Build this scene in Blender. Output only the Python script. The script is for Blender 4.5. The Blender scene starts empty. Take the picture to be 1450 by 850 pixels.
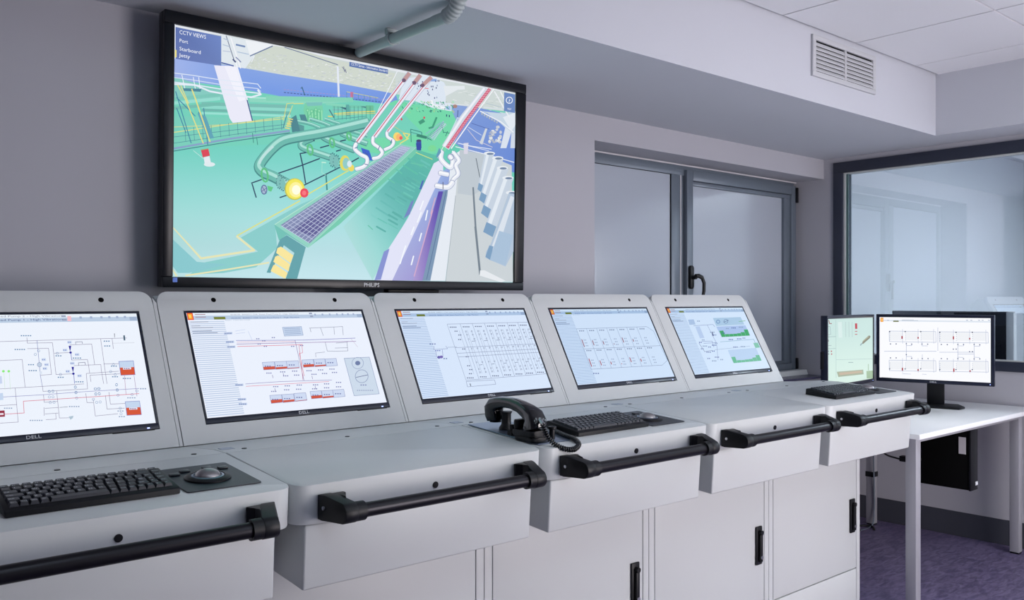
import bpy, bmesh, math, random
from mathutils import Vector, Matrix, Euler

# ------------------------------------------------------------------ camera, light, exposure
E = 1.31                                   # eye height; every z below is measured from eye level
CA, CB = 0.6517431, 0.7584398              # view direction (x, y)
FPX = 1240.0                               # focal length in pixels of the 1450 px frame
scene = bpy.context.scene
C = scene.collection
cam_data = bpy.data.cameras.new('camera')
cam = bpy.data.objects.new('camera', cam_data)
C.objects.link(cam)
cam_data.sensor_width = 36.0
cam_data.lens = FPX / 1450.0 * 36.0
cam_data.clip_start = 0.02
cam.location = (0, 0, E)
cam.rotation_euler = (math.pi / 2, 0, -math.atan2(CA, CB))
scene.camera = cam
scene.view_settings.view_transform = 'Standard'
scene.view_settings.look = 'None'
scene.view_settings.exposure = 0.0
scene.view_settings.gamma = 1.0
scene.view_settings.use_curve_mapping = False
world = bpy.data.worlds.new('world')
scene.world = world
world.use_nodes = True
world.node_tree.nodes['Background'].inputs[0].default_value = (0.55, 0.60, 0.70, 1)
world.node_tree.nodes['Background'].inputs[1].default_value = 0.15
PANEL_POWER = 3.8                         # emission of the ceiling light diffusers
PANEL_TINT = (0.74, 0.90, 1.0)
SOFTBOX_POWER = 11.0                           # glow of the light panel added behind the camera
SOFTBOX_TINT = (1.0, 0.93, 0.935)
NEXT_POWER = 28.0                          # light panel of the adjoining room
SCREEN_POWER = 1.0


# ------------------------------------------------------------------ colours and materials
def lin(c):
    r = []
    for v in c:
        v = v / 255.0
        r.append(v / 12.92 if v <= 0.04045 else ((v + 0.055) / 1.055) ** 2.4)
    return tuple(r)


def mat(name, rgb, rough=0.5, metal=0.0, spec=0.5, noise=0.0, nscale=40.0, bump=0.0, coat=0.0):
    m = bpy.data.materials.new(name)
    m.use_nodes = True
    nt = m.node_tree
    p = nt.nodes['Principled BSDF']
    c = lin(rgb)
    p.inputs['Base Color'].default_value = (*c, 1)
    p.inputs['Roughness'].default_value = rough
    p.inputs['Metallic'].default_value = metal
    p.inputs['Specular IOR Level'].default_value = spec
    p.inputs['Coat Weight'].default_value = coat
    if noise or bump:
        tc = nt.nodes.new('ShaderNodeTexCoord')
        n = nt.nodes.new('ShaderNodeTexNoise')
        n.inputs['Scale'].default_value = nscale
        n.inputs['Detail'].default_value = 4
        nt.links.new(tc.outputs['Object'], n.inputs['Vector'])
        if noise:
            mx = nt.nodes.new('ShaderNodeMix')
            mx.data_type = 'RGBA'
            mx.inputs[6].default_value = (*[v * (1 - noise) for v in c], 1)
            mx.inputs[7].default_value = (*[min(1, v * (1 + noise)) for v in c], 1)
            nt.links.new(n.outputs['Fac'], mx.inputs[0])
            nt.links.new(mx.outputs[2], p.inputs['Base Color'])
        if bump:
            b = nt.nodes.new('ShaderNodeBump')
            b.inputs['Strength'].default_value = bump
            b.inputs['Distance'].default_value = 0.001
            nt.links.new(n.outputs['Fac'], b.inputs['Height'])
            nt.links.new(b.outputs['Normal'], p.inputs['Normal'])
    return m


M = {}
M['wall'] = mat('wall_paint', (175, 175, 183), 0.85, spec=0.2, noise=0.02, nscale=3, bump=0.15)
M['soffit'] = mat('soffit_paint', (194, 197, 205), 0.8, spec=0.2, noise=0.015, nscale=3)
M['tile'] = mat('ceiling_tile_board', (228, 229, 233), 0.9, spec=0.1, noise=0.02, nscale=120)
M['tbar'] = mat('ceiling_grid_metal', (84, 84, 92), 0.5)
M['console'] = mat('console_powder_coat', (196, 199, 200), 0.42, spec=0.45, noise=0.015, nscale=900, bump=0.05)
M['ball'] = mat('trackball_metal', (150, 146, 148), 0.38, metal=0.8)
M['black'] = mat('black_plastic', (12, 13, 18), 0.45, spec=0.3, noise=0.1, nscale=300)
M['keys'] = mat('key_plastic', (20, 24, 36), 0.38, spec=0.55)
M['legend'] = mat('key_legend_print', (205, 208, 214), 0.6)
M['bezel'] = mat('monitor_bezel', (14, 20, 42), 0.32, spec=0.5)
M['tvbezel'] = mat('display_bezel', (6, 8, 18), 0.35, spec=0.35)
M['gloss'] = mat('handset_gloss', (10, 12, 18), 0.12, spec=0.6)
M['tube'] = mat('anodised_tube', (30, 29, 34), 0.32, metal=0.7, spec=0.5)
M['hole'] = mat('dark_opening', (8, 8, 9), 0.9, spec=0.1)
M['steel'] = mat('brushed_steel', (190, 190, 196), 0.28, metal=1.0)
M['alu'] = mat('window_frame_paint', (104, 114, 126), 0.42, metal=0.15, noise=0.02, nscale=60)
M['dark_frame'] = mat('partition_frame_paint', (47, 52, 68), 0.45)
M['pane'] = mat('frosted_film', (168, 176, 188), 0.2, spec=0.7, coat=0.3)
M['caulk'] = mat('sealant', (196, 194, 198), 0.7)
M['table'] = mat('table_laminate', (236, 238, 240), 0.3, spec=0.5, noise=0.01, nscale=50)
M['table_edge'] = mat('table_edge_band', (196, 194, 198), 0.5)
M['leg'] = mat('table_leg_metal', (168, 168, 175), 0.42, metal=0.3)
M['skirt'] = mat('skirting_vinyl', (62, 64, 74), 0.55)
M['sill'] = mat('window_sill_stone', (70, 68, 96), 0.25, spec=0.6)
M['white_plastic'] = mat('white_plastic', (200, 205, 205), 0.45)
M['pipe'] = mat('grey_pvc_pipe', (168, 178, 178), 0.4)
M['vent'] = mat('vent_enamel', (190, 192, 196), 0.5)
M['plate'] = mat('engraved_plate', (120, 132, 152), 0.3, metal=0.7)
M['pad'] = mat('trackball_plate', (22, 27, 40), 0.45)
M['logo'] = mat('silver_print', (215, 218, 224), 0.4)
M['label'] = mat('label_paper', (205, 203, 206), 0.7)
M['blue'] = mat('blue_sticker', (50, 110, 215), 0.4)
M['next_wall'] = mat('adjoining_wall_paint', (206, 210, 214), 0.85, spec=0.1)


def floor_mat():
    m = mat('floor_vinyl', (86, 76, 112), 0.42, spec=0.4)
    nt = m.node_tree
    p = nt.nodes['Principled BSDF']
    tc = nt.nodes.new('ShaderNodeTexCoord')
    mp = nt.nodes.new('ShaderNodeMapping')
    mp.inputs['Scale'].default_value = (3, 9, 1)
    n = nt.nodes.new('ShaderNodeTexNoise')
    n.inputs['Scale'].default_value = 4
    n.inputs['Detail'].default_value = 9
    n.inputs['Distortion'].default_value = 1.2
    r = nt.nodes.new('ShaderNodeValToRGB')
    r.color_ramp.elements[0].position = 0.35
    r.color_ramp.elements[0].color = (*lin((84, 76, 108)), 1)
    r.color_ramp.elements[1].position = 0.72
    r.color_ramp.elements[1].color = (*lin((126, 115, 148)), 1)
    nt.links.new(tc.outputs['Object'], mp.inputs['Vector'])
    nt.links.new(mp.outputs['Vector'], n.inputs['Vector'])
    nt.links.new(n.outputs['Fac'], r.inputs['Fac'])
    nt.links.new(r.outputs['Color'], p.inputs['Base Color'])
    return m


M['floor'] = floor_mat()


def glass_mat():
    m = bpy.data.materials.new('partition_glass')
    m.use_nodes = True
    nt = m.node_tree
    for n in list(nt.nodes):
        nt.nodes.remove(n)
    out = nt.nodes.new('ShaderNodeOutputMaterial')
    mx = nt.nodes.new('ShaderNodeMixShader')
    tr = nt.nodes.new('ShaderNodeBsdfTransparent')
    gl = nt.nodes.new('ShaderNodeBsdfGlossy')
    fr = nt.nodes.new('ShaderNodeLayerWeight')
    ad = nt.nodes.new('ShaderNodeMath')
    ad.operation = 'ADD'
    fr.inputs['Blend'].default_value = 0.25
    ad.inputs[1].default_value = 0.30
    gl.inputs['Roughness'].default_value = 0.0
    gl.inputs['Color'].default_value = (0.90, 0.95, 1.0, 1)
    tr.inputs['Color'].default_value = (0.86, 0.94, 0.98, 1)
    nt.links.new(fr.outputs['Fresnel'], ad.inputs[0])
    nt.links.new(ad.outputs[0], mx.inputs[0])
    nt.links.new(tr.outputs[0], mx.inputs[1])
    nt.links.new(gl.outputs[0], mx.inputs[2])
    nt.links.new(mx.outputs[0], out.inputs[0])
    return m


M['glass'] = glass_mat()
M['glass_edge'] = mat('glass_edge_green', (70, 100, 100), 0.2, spec=0.7)


def ink_mat():
    m = bpy.data.materials.new('lit_screen')
    m.use_nodes = True
    nt = m.node_tree
    p = nt.nodes['Principled BSDF']
    at = nt.nodes.new('ShaderNodeVertexColor')
    at.layer_name = 'Ink'
    nt.links.new(at.outputs['Color'], p.inputs['Emission Color'])
    p.inputs['Emission Strength'].default_value = SCREEN_POWER
    p.inputs['Base Color'].default_value = (0.01, 0.01, 0.012, 1)
    p.inputs['Roughness'].default_value = 0.4
    p.inputs['Specular IOR Level'].default_value = 0.15
    return m


M['ink'] = ink_mat()


def emis(name, rgb, s):
    m = bpy.data.materials.new(name)
    m.use_nodes = True
    p = m.node_tree.nodes['Principled BSDF']
    p.inputs['Base Color'].default_value = (0.6, 0.6, 0.6, 1)
    p.inputs['Emission Color'].default_value = (*rgb, 1)
    p.inputs['Emission Strength'].default_value = s
    return m


M['lamp'] = emis('light_diffuser', PANEL_TINT, PANEL_POWER)
M['lamp2'] = emis('adjoining_light_diffuser', (0.88, 0.94, 1.0), NEXT_POWER)
M['softbox'] = emis('added_softbox_pane', SOFTBOX_TINT, SOFTBOX_POWER)  # glow of the added panel, no real daylight
M['led'] = emis('blue_led', (0.3, 0.4, 1.0), 2.5)


# ------------------------------------------------------------------ mesh builder
class MB:
    def __init__(s):
        s.bm = bmesh.new()

    def _bevel(s, faces, w, seg=2, edges=None):
        if w <= 0:
            return
        if edges is None:
            edges = list({e for f in faces for e in f.edges})
        bmesh.ops.bevel(s.bm, geom=edges, offset=w, segments=seg, affect='EDGES', profile=0.5)

    def box(s, x0, x1, y0, y1, z0, z1, bev=0.0, seg=2):
        v = [s.bm.verts.new(p) for p in ((x0, y0, z0), (x1, y0, z0), (x1, y1, z0), (x0, y1, z0),
                                         (x0, y0, z1), (x1, y0, z1), (x1, y1, z1), (x0, y1, z1))]
        fs = [s.bm.faces.new([v[i] for i in q]) for q in
              ((0, 3, 2, 1), (4, 5, 6, 7), (0, 1, 5, 4), (1, 2, 6, 5), (2, 3, 7, 6), (3, 0, 4, 7))]
        s._bevel(fs, bev, seg)
        return s

    def prism(s, pts, axis, a0, a1, bev=0.0, bevel_ends=True, seg=2):
        # pts in the two remaining axes; extruded along axis from a0 to a1
        def P(p, a):
            if axis == 'x':
                return (a, p[0], p[1])
            if axis == 'y':
                return (p[0], a, p[1])
            return (p[0], p[1], a)
        lo = [s.bm.verts.new(P(p, a0)) for p in pts]
        hi = [s.bm.verts.new(P(p, a1)) for p in pts]
        n = len(pts)
        f0 = s.bm.faces.new(lo[::-1])
        f1 = s.bm.faces.new(hi)
        side = [s.bm.faces.new((lo[i], lo[(i + 1) % n], hi[(i + 1) % n], hi[i])) for i in range(n)]
        if bev > 0:
            s._bevel(None, bev, seg, edges=list(f1.edges) + (list(f0.edges) if bevel_ends else []))
        return s

    def quad(s, pts):
        s.bm.faces.new([s.bm.verts.new(p) for p in pts])
        return s

    def cyl(s, p0, p1, r, seg=20, r2=None, caps=True):
        p0, p1 = Vector(p0), Vector(p1)
        return s.tube([p0, p1], [r, r if r2 is None else r2], seg, caps)

    def tube(s, path, r, seg=12, caps=True):
        path = [Vector(p) for p in path]
        if not isinstance(r, (list, tuple)):
            r = [r] * len(path)
        rings = []
        up = None
        for i, p in enumerate(path):
            a = path[max(0, i - 1)]
            b = path[min(len(path) - 1, i + 1)]
            t = (b - a).normalized()
            if up is None:
                up = t.orthogonal().normalized()
            else:
                up = (up - t * up.dot(t)).normalized()
            w = t.cross(up)
            rings.append([s.bm.verts.new(p + (up * math.cos(2 * math.pi * k / seg) + w * math.sin(2 * math.pi * k / seg)) * r[i])
                          for k in range(seg)])
        for i in range(len(rings) - 1):
            for k in range(seg):
                s.bm.faces.new((rings[i][k], rings[i][(k + 1) % seg], rings[i + 1][(k + 1) % seg], rings[i + 1][k]))
        if caps:
            s.bm.faces.new(rings[0][::-1])
            s.bm.faces.new(rings[-1])
        return s

    def lathe(s, prof, origin, seg=32):
        # prof: (radius, height) pairs, turned round the vertical through origin
        o = Vector(origin)
        rings = []
        for r, h in prof:
            if r < 1e-6:
                rings.append([s.bm.verts.new(o + Vector((0, 0, h)))])
            else:
                rings.append([s.bm.verts.new(o + Vector((r * math.cos(2 * math.pi * k / seg), r * math.sin(2 * math.pi * k / seg), h)))
                              for k in range(seg)])
        for a, b in zip(rings, rings[1:]):
            for k in range(seg):
                k2 = (k + 1) % seg
                if len(a) == 1 and len(b) > 1:
                    s.bm.faces.new((a[0], b[k], b[k2]))
                elif len(b) == 1 and len(a) > 1:
                    s.bm.faces.new((a[k], a[k2], b[0]))
                elif len(a) > 1:
                    s.bm.faces.new((a[k], a[k2], b[k2], b[k]))
        if len(rings[0]) > 1:
            s.bm.faces.new(rings[0][::-1])
        if len(rings[-1]) > 1:
            s.bm.faces.new(rings[-1])
        return s

    def loft(s, secs, seg=20, power=2.6):
        # secs: (centre, u axis, v axis, half width, half height) superellipse sections
        rings = []
        for c, u, v, hw, hh in secs:
            c, u, v = Vector(c), Vector(u), Vector(v)
            ring = []
            for k in range(seg):
                t = 2 * math.pi * k / seg
                ct, st = math.cos(t), math.sin(t)
                x = math.copysign(abs(ct) ** (2 / power), ct) * hw
                y = math.copysign(abs(st) ** (2 / power), st) * hh
                ring.append(s.bm.verts.new(c + u * x + v * y))
            rings.append(ring)
        for a, b in zip(rings, rings[1:]):
            for k in range(seg):
                s.bm.faces.new((a[k], a[(k + 1) % seg], b[(k + 1) % seg], b[k]))
        s.bm.faces.new(rings[0][::-1])
        s.bm.faces.new(rings[-1])
        return s

    def xf(s, mtx):
        bmesh.ops.transform(s.bm, matrix=mtx, verts=s.bm.verts)
        return s

    def add(s, other):
        me = bpy.data.meshes.new('tmp')
        other.bm.to_mesh(me)
        s.bm.from_mesh(me)
        bpy.data.meshes.remove(me)
        return s

    def build(s, name, m, parent=None, o=None, smooth=True, angle=35, label=None):
        """parent: a root made by root(); its origin is subtracted. o: origin of a top-level mesh."""
        if parent is not None:
            off = ORG.get(parent.name, Vector((0, 0, 0)))
        else:
            off = Vector(o) if o else Vector((0, 0, 0))
        if not (parent is not None and parent.name in LOCAL):
            bmesh.ops.translate(s.bm, vec=-off, verts=s.bm.verts)
        bmesh.ops.recalc_face_normals(s.bm, faces=s.bm.faces)
        me = bpy.data.meshes.new(name)
        s.bm.to_mesh(me)
        s.bm.free()
        me.materials.append(m)
        if smooth:
            for p in me.polygons:
                p.use_smooth = True
            me.set_sharp_from_angle(angle=math.radians(angle))
        ob = bpy.data.objects.new(name, me)
        C.objects.link(ob)
        if parent is not None:
            ob.parent = parent
            ORG[ob.name] = off
            if parent.name in LOCAL:
                LOCAL.add(ob.name)
        else:
            ob.location = (off.x, off.y, off.z + E)
            ORG[ob.name] = off
        if label:
            ob['label'] = label
        return ob


ORG = {}
LOCAL = set()


def root(name, o, label=None, cat=None, group=None, rot=None, local=False):
    ob = bpy.data.objects.new(name, None)
    C.objects.link(ob)
    ob.empty_display_size = 0.05
    o = Vector(o)
    ob.location = (o.x, o.y, o.z + E)
    if rot is not None:
        ob.rotation_euler = rot
    ORG[ob.name] = o
    if local:
        LOCAL.add(ob.name)
    tag(ob, label, cat, group)
    return ob


def tag(ob, label=None, cat=None, group=None, kind=None):
    if label:
        ob['label'] = label
    if cat:
        ob['category'] = cat
    if group:
        ob['group'] = group
    if kind:
        ob['kind'] = kind
    return ob


def struct(ob):
    ob['kind'] = 'structure'
    return ob


def children(o):
    return [c for c in bpy.data.objects if c.parent == o]


def copy_tree(o, parent=None):
    c = o.copy()
    C.objects.link(c)
    c.parent = parent
    for ch in children(o):
        copy_tree(ch, c)
    return c


def shifted(o, d, label):
    c = copy_tree(o)
    c.location = o.location + Vector(d)
    c['label'] = label
    return c


def arc(cx, cy, r, a0, a1, n=8):
    return [(cx + r * math.cos(math.radians(a0 + (a1 - a0) * i / n)), cy + r * math.sin(math.radians(a0 + (a1 - a0) * i / n)))
            for i in range(n + 1)]


def rrect(x0, x1, y0, y1, r, n=6):
    return (arc(x1 - r, y0 + r, r, -90, 0, n) + arc(x1 - r, y1 - r, r, 0, 90, n) +
            arc(x0 + r, y1 - r, r, 90, 180, n) + arc(x0 + r, y0 + r, r, 180, 270, n))


# ------------------------------------------------------------------ lettering
_fc = {}


def text_mesh(s):
    """outline of a string, 1 unit high font: list of verts (x, y), faces, width"""
    if s in _fc:
        return _fc[s]
    cu = bpy.data.curves.new('t', 'FONT')
    cu.body = s
    cu.size = 1.0
    cu.resolution_u = 2
    ob = bpy.data.objects.new('t', cu)
    C.objects.link(ob)
    dg = bpy.context.evaluated_depsgraph_get()
    me = bpy.data.meshes.new_from_object(ob.evaluated_get(dg))
    vs = [(v.co.x, v.co.y) for v in me.vertices]
    fs = [tuple(p.vertices) for p in me.polygons]
    bpy.data.objects.remove(ob)
    bpy.data.curves.remove(cu)
    bpy.data.meshes.remove(me)
    w = max((v[0] for v in vs), default=0)
    _fc[s] = (vs, fs, w)
    return _fc[s]


def add_text(mb, s, f, size, width=None):
    """f maps (x, y) text coordinates to 3-D"""
    vs, fs, w = text_mesh(s)
    kx = size if width is None else width / w
    bv = [mb.bm.verts.new(f(x * kx, y * size)) for x, y in vs]
    for q in fs:
        try:
            mb.bm.faces.new([bv[i] for i in q])
        except ValueError:
            pass
    return mb


# ------------------------------------------------------------------ pictures on the screens
def ray(u, v):
    t = (u - 725.0) / FPX
    return Vector((CA + CB * t, CB - CA * t, (425.0 - v) / FPX))


def plane_map(O, ex, ez):
    """maps a point of the photograph's frame to coordinates on a screen's plane (for tracing the picture it shows)"""
    O, ex, ez = Vector(O), Vector(ex), Vector(ez)
    n = ex.cross(ez)

    def f(p):
        d = ray(*p)
        q = d * (O.dot(n) / d.dot(n)) - O
        return (q.dot(ex), q.dot(ez))
    return f


class Ink:
    """flat coloured shapes lying on one screen; later shapes lie over earlier ones"""

    def __init__(s, pmap=None, tint=(1, 1, 1), rect=None):
        s.v, s.f, s.c = [], [], []
        s.k = 0
        s.map = pmap or (lambda p: p)
        s.tint = tint
        s.rect = rect            # clip rectangle x0, x1, z0, z1

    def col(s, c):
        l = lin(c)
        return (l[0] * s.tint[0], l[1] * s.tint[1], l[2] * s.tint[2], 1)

    def raw(s, pts, cols):
        if s.rect:
            x0, x1, z0, z1 = s.rect
            pts = [(min(max(p[0], x0), x1), min(max(p[1], z0), z1)) for p in pts]
        b = len(s.v)
        y = -0.00005 - s.k * 4e-6
        s.k += 1
        s.v += [(p[0], y, p[1]) for p in pts]
        s.f.append(tuple(range(b, b + len(pts))))
        s.c += cols if isinstance(cols, list) else [cols] * len(pts)

    def local(s, pts, c):
        s.raw(pts, s.col(c))

    def poly(s, pts, c, c2=None):
        if c2 is None:
            s.raw([s.map(p) for p in pts], s.col(c))
        else:
            s.raw([s.map(p) for p in pts], [s.col(k) for k in (c if isinstance(c, list) else [c] * len(pts))])

    def shade(s, pts, cols):
        s.raw([s.map(p) for p in pts], [s.col(k) for k in cols])

    def line(s, pts, w, c):
        pts = [Vector(p) for p in pts]
        k0 = s.k
        for i, (a, b) in enumerate(zip(pts, pts[1:])):
            d = (b - a)
            if d.length < 1e-6:
                continue
            d.normalize()
            n = Vector((-d.y, d.x)) * w / 2
            e = d * (w * 0.3 if len(pts) > 2 else 0)
            s.k = k0
            if w <= 2:
                s.poly([a - e - n, b + e - n, b + e + n, a - e + n], c)
            else:
                s.poly([a - n, b - n, b + n, a + n], c)
                if i:
                    s.k = k0
                    s.ell(a, w / 2, w / 2, c, 14)

    def ell(s, c, rx, ry, col, n=20):
        s.poly([(c[0] + rx * math.cos(2 * math.pi * k / n), c[1] + ry * math.sin(2 * math.pi * k / n)) for k in range(n)], col)

    def ring(s, c, r, w, col, n=18):
        k0 = s.k
        for k in range(n):
            a, b = 2 * math.pi * k / n, 2 * math.pi * (k + 1) / n
            s.k = k0
            s.poly([(c[0] + r * math.cos(a), c[1] + r * math.sin(a)), (c[0] + r * math.cos(b), c[1] + r * math.sin(b)),
                    (c[0] + (r - w) * math.cos(b), c[1] + (r - w) * math.sin(b)), (c[0] + (r - w) * math.cos(a), c[1] + (r - w) * math.sin(a))], col)

    def text(s, t, at, size, c, width=None, photo=True):
        """at: lower left corner (frame point when photo, else on the screen); size and width in metres"""
        vs, fs, w = text_mesh(t)
        x0, z0 = s.map(at) if photo else at
        kx = size if width is None else width / w
        b = len(s.v)
        y = -0.00005 - s.k * 4e-6
        s.k += 1
        s.v += [(x0 + x * kx, y, z0 + q * size) for x, q in vs]
        s.c += [s.col(c)] * len(vs)
        s.f += [tuple(b + i for i in q) for q in fs]

    def build(s, name, parent):
        me = bpy.data.meshes.new(name)
        me.from_pydata(s.v, [], s.f)
        a = me.color_attributes.new('Ink', 'FLOAT_COLOR', 'POINT')
        for i, c in enumerate(s.c):
            a.data[i].color = c
        me.materials.append(M['ink'])
        ob = bpy.data.objects.new(name, me)
        C.objects.link(ob)
        ob.parent = parent
        return ob


ZR = {'A': (200, 0, 3.4), 'B': (450, 0, 3.4), 'C': (200, 200, 3.6967), 'D': (480, 180, 3.4), 'E': (240, 60, 8.5), 'F': (400, 80, 8.5),
      'G': (540, 90, 7.085), 'H': (340, 160, 7.083), 'J': (0, 430, 6.304), 'K': (0, 540, 6.304), 'L': (220, 400, 3.542),
      'N': (530, 400, 4.25), 'O': (750, 400, 3.816), 'Q': (1150, 430, 6.536), 'R': (1230, 430, 5.0), 'P': (0, 0, 1.0)}


def T(z, *pts):
    x0, y0, k = ZR[z]
    return [(x0 + p[0] / k, y0 + p[1] / k) for p in pts]


def T1(z, x, y):
    return T(z, (x, y))[0]

# ================================================================== THE ROOM
WY, SY, SZ, CZ, WX, FZ = 2.884, 2.068, 0.876, 1.20, 5.05, -1.31
XL, YF = -2.2, -1.5                         # left wall and the wall behind the camera
SX = 4.755                                  # side soffit face

b = MB(); b.box(XL, WX, YF, 3.1, FZ - 0.05, FZ)
struct(b.build('floor', M['floor'], smooth=False))

b = MB()
b.box(XL, WX + 0.1, YF, SY, CZ + 0.012, CZ + 0.05)
ceil = struct(b.build('ceiling', M['tbar'], smooth=False))
b = MB()
GX, GY, P_ = 3.27, 1.448, 0.61
GAP = 0.0042
LIGHT_CELLS = {(-1, -2), (1, -2), (-3, -2), (1, -4), (-1, -4), (-3, -4), (-5, -2), (-5, -4)}
g = 0.0042
for i in range(-9, 3):
    for j in range(-6, 2):
        if (i, j) in LIGHT_CELLS:
            continue
        x0, x1 = GX + i * P_, GX + (i + 1) * P_
        y0, y1 = GY + j * P_, GY + (j + 1) * P_
        x0, x1, y0, y1 = max(x0, XL), min(x1, WX), max(y0, YF), min(y1, SY)
        if x1 - x0 < 0.03 or y1 - y0 < 0.03:
            continue
        b.box(x0 + g, x1 - g, y0 + g, y1 - g, CZ, CZ + 0.011)
b.build('ceiling_tiles', M['tile'], parent=ceil, smooth=False)

# back wall: with the window recess, and the thicker part left of the display
b = MB()
RX0, RZ1, RZ0 = 2.993, 0.755, -0.485
b.box(XL, RX0, WY, 3.14, FZ, SZ)
b.box(RX0, WX, WY, 3.14, RZ1, SZ)
b.box(RX0, WX, WY, 3.14, FZ, RZ0)
b.box(XL, 1.45, 2.735, WY, FZ, SZ)
struct(b.build('wall_back', M['wall'], smooth=False))
b = MB(); b.box(XL - 0.1, XL, YF, 3.14, FZ, CZ + 0.1)
struct(b.build('wall_left', M['wall'], smooth=False))
b = MB(); b.box(XL, WX, YF - 0.1, YF, FZ, CZ + 0.1)
struct(b.build('wall_front', M['wall'], smooth=False))
softbox_root = root('added_softbox', (2.6, YF, -0.3)); struct(softbox_root)  # unseen light panel added in place of a likely photographer's softbox
b = MB(); b.box(2.4, 4.0, YF + 0.005, YF + 0.012, -1.22, 0.60)
b.build('added_softbox_pane', M['softbox'], parent=softbox_root, smooth=False)
b = MB()
for x in (2.34, 4.0):
    b.box(x, x + 0.06, YF + 0.0005, YF + 0.04, -1.28, 0.66, 0.003)
b.box(2.4, 4.0, YF + 0.0005, YF + 0.04, -1.28, -1.22, 0.003)
b.box(2.4, 4.0, YF + 0.0005, YF + 0.04, 0.60, 0.66, 0.003)
b.build('window_frame', M['alu'], parent=softbox_root)  # made-up surround of the added light panel
# right wall with the partition opening
PY1, PZ1, PZ0, PY0 = 2.815, 0.846, -0.382, -0.9
b = MB()
b.box(WX, WX + 0.12, PY1, 3.14, FZ, SZ)
b.box(WX, WX + 0.12, PY0, PY1, PZ1, SZ)
b.box(WX, WX + 0.12, PY0, PY1, FZ, PZ0)
b.box(WX, WX + 0.12, YF, PY0, FZ, SZ)
struct(b.build('wall_right', M['wall'], smooth=False))
# lowered ceiling boxes along the back and right walls
b = MB()
b.prism([(XL, SY), (SX, SY), (SX, YF), (WX, YF), (WX, 3.1), (XL, 3.1)], 'z', SZ, CZ + 0.05)
b.box(WX, WX + 0.12, YF, 3.14, SZ, CZ + 0.1)
struct(b.build('trim_1', M['soffit'], smooth=False))
# skirting
b = MB()
b.box(WX - 0.008, WX - 0.0005, YF, WY, FZ, FZ + 0.135, 0.002)
struct(b.build('baseboard_right', M['skirt'], smooth=False))
b = MB()
b.box(1.46, WX - 0.01, WY - 0.008, WY - 0.0005, FZ, FZ + 0.135, 0.002)
struct(b.build('baseboard_back', M['skirt'], smooth=False))

# ------------------------------------------------------------------ window in the back wall
YW = 3.08
w1 = root('window_1', (3.9, YW, RZ0)); struct(w1)
b = MB()
b.box(RX0, 5.03, YW, YW + 0.05, 0.694, 0.7474, 0.002)          # head
b.box(RX0, 5.03, YW, YW + 0.05, RZ0, -0.42, 0.002)             # foot
b.box(RX0, 3.06, YW, YW + 0.05, -0.42, 0.694, 0.002)           # left jamb
b.box(3.80, 3.866, YW - 0.004, YW + 0.05, -0.42, 0.694, 0.002)  # mullion
b.box(3.866, 3.905, YW, YW + 0.05, -0.42, 0.694, 0.001)
b.build('window_frame', M['alu'], parent=w1)
b = MB()
b.box(RX0, WX, YW - 0.004, YW + 0.01, 0.7475, RZ1 + 0.001)
b.box(3.877, 3.884, YW - 0.003, YW, -0.42, 0.694)
b.build('sealant_line', M['caulk'], parent=w1)
b = MB(); b.box(3.06, 3.80, YW + 0.0062, YW + 0.012, -0.42, 0.694)
b.build('fixed_pane', M['pane'], parent=w1, label='frosted fixed pane')
b = MB()
b.box(3.797, 3.800, YW + 0.002, YW + 0.006, -0.42, 0.694)
b.box(3.06, 3.80, YW + 0.002, YW + 0.006, 0.692, 0.694)
b.build('gasket', M['hole'], parent=w1)
b = MB()
b.box(3.9, 5.03, YW + 0.045, YW + 0.05, -0.42, 0.72)
b.build('shadow_gap', M['hole'], parent=w1)
sash = MB()
for x0, x1, z0, z1 in ((3.9115, 3.966, -0.445, 0.7246), (3.966, 4.975, 0.669, 0.7246), (4.968, 5.02, -0.445, 0.7246), (3.966, 4.975, -0.445, -0.40)):
    sash.box(x0, x1, YW - 0.022, YW + 0.04, z0, z1, 0.0025)
for x0, x1, z0, z1 in ((3.966, 3.974, -0.40, 0.669), (3.966, 4.968, 0.643, 0.667), (4.90, 4.966, -0.40, 0.645), (3.974, 4.90, -0.40, -0.383)):
    sash.box(x0, x1, YW - 0.012, YW + 0.03, z0, z1, 0.003)
sash = sash.build('sash', M['alu'], parent=w1)
b = MB(); b.box(3.974, 4.90, YW + 0.008, YW + 0.014, -0.383, 0.643)
b.build('sash_pane', M['pane'], parent=sash)
b = MB()
b.box(5.012, 5.03, YW - 0.034, YW - 0.0, 0.62, 0.716, 0.003)
b.build('hinge', M['black'], parent=w1)
b = MB()
b.box(5.012, 5.03, YW - 0.034, YW - 0.0, -0.475, -0.37, 0.003)
b.build('hinge', M['black'], parent=w1)
b = MB()
b.prism(rrect(3.921, 3.951, 0.062, 0.192, 0.013), 'y', YW - 0.040, YW - 0.022, 0.003)
b.cyl((3.936, YW - 0.04, 0.125), (3.936, YW - 0.066, 0.125), 0.011)
yy = YW - 0.066
b.loft([((3.930, yy, 0.133), (0, 1, 0), (0, 0, 1), 0.009, 0.011), ((3.950, yy - 0.006, 0.134), (0, 1, 0), (0, 0, 1), 0.009, 0.012),
        ((3.972, yy - 0.012, 0.125), (0, 1, 0), (0.4, 0, 0.9), 0.008, 0.012), ((3.985, yy - 0.016, 0.095), (0, 1, 0), (0.9, 0, 0.3), 0.008, 0.011),
        ((3.984, yy - 0.016, 0.05), (0, 1, 0), (1, 0, 0), 0.008, 0.010), ((3.974, yy - 0.014, 0.005), (0, 1, 0), (1, 0, -0.1), 0.007, 0.009)])
b.build('window_handle', M['black'], parent=sash)
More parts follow.
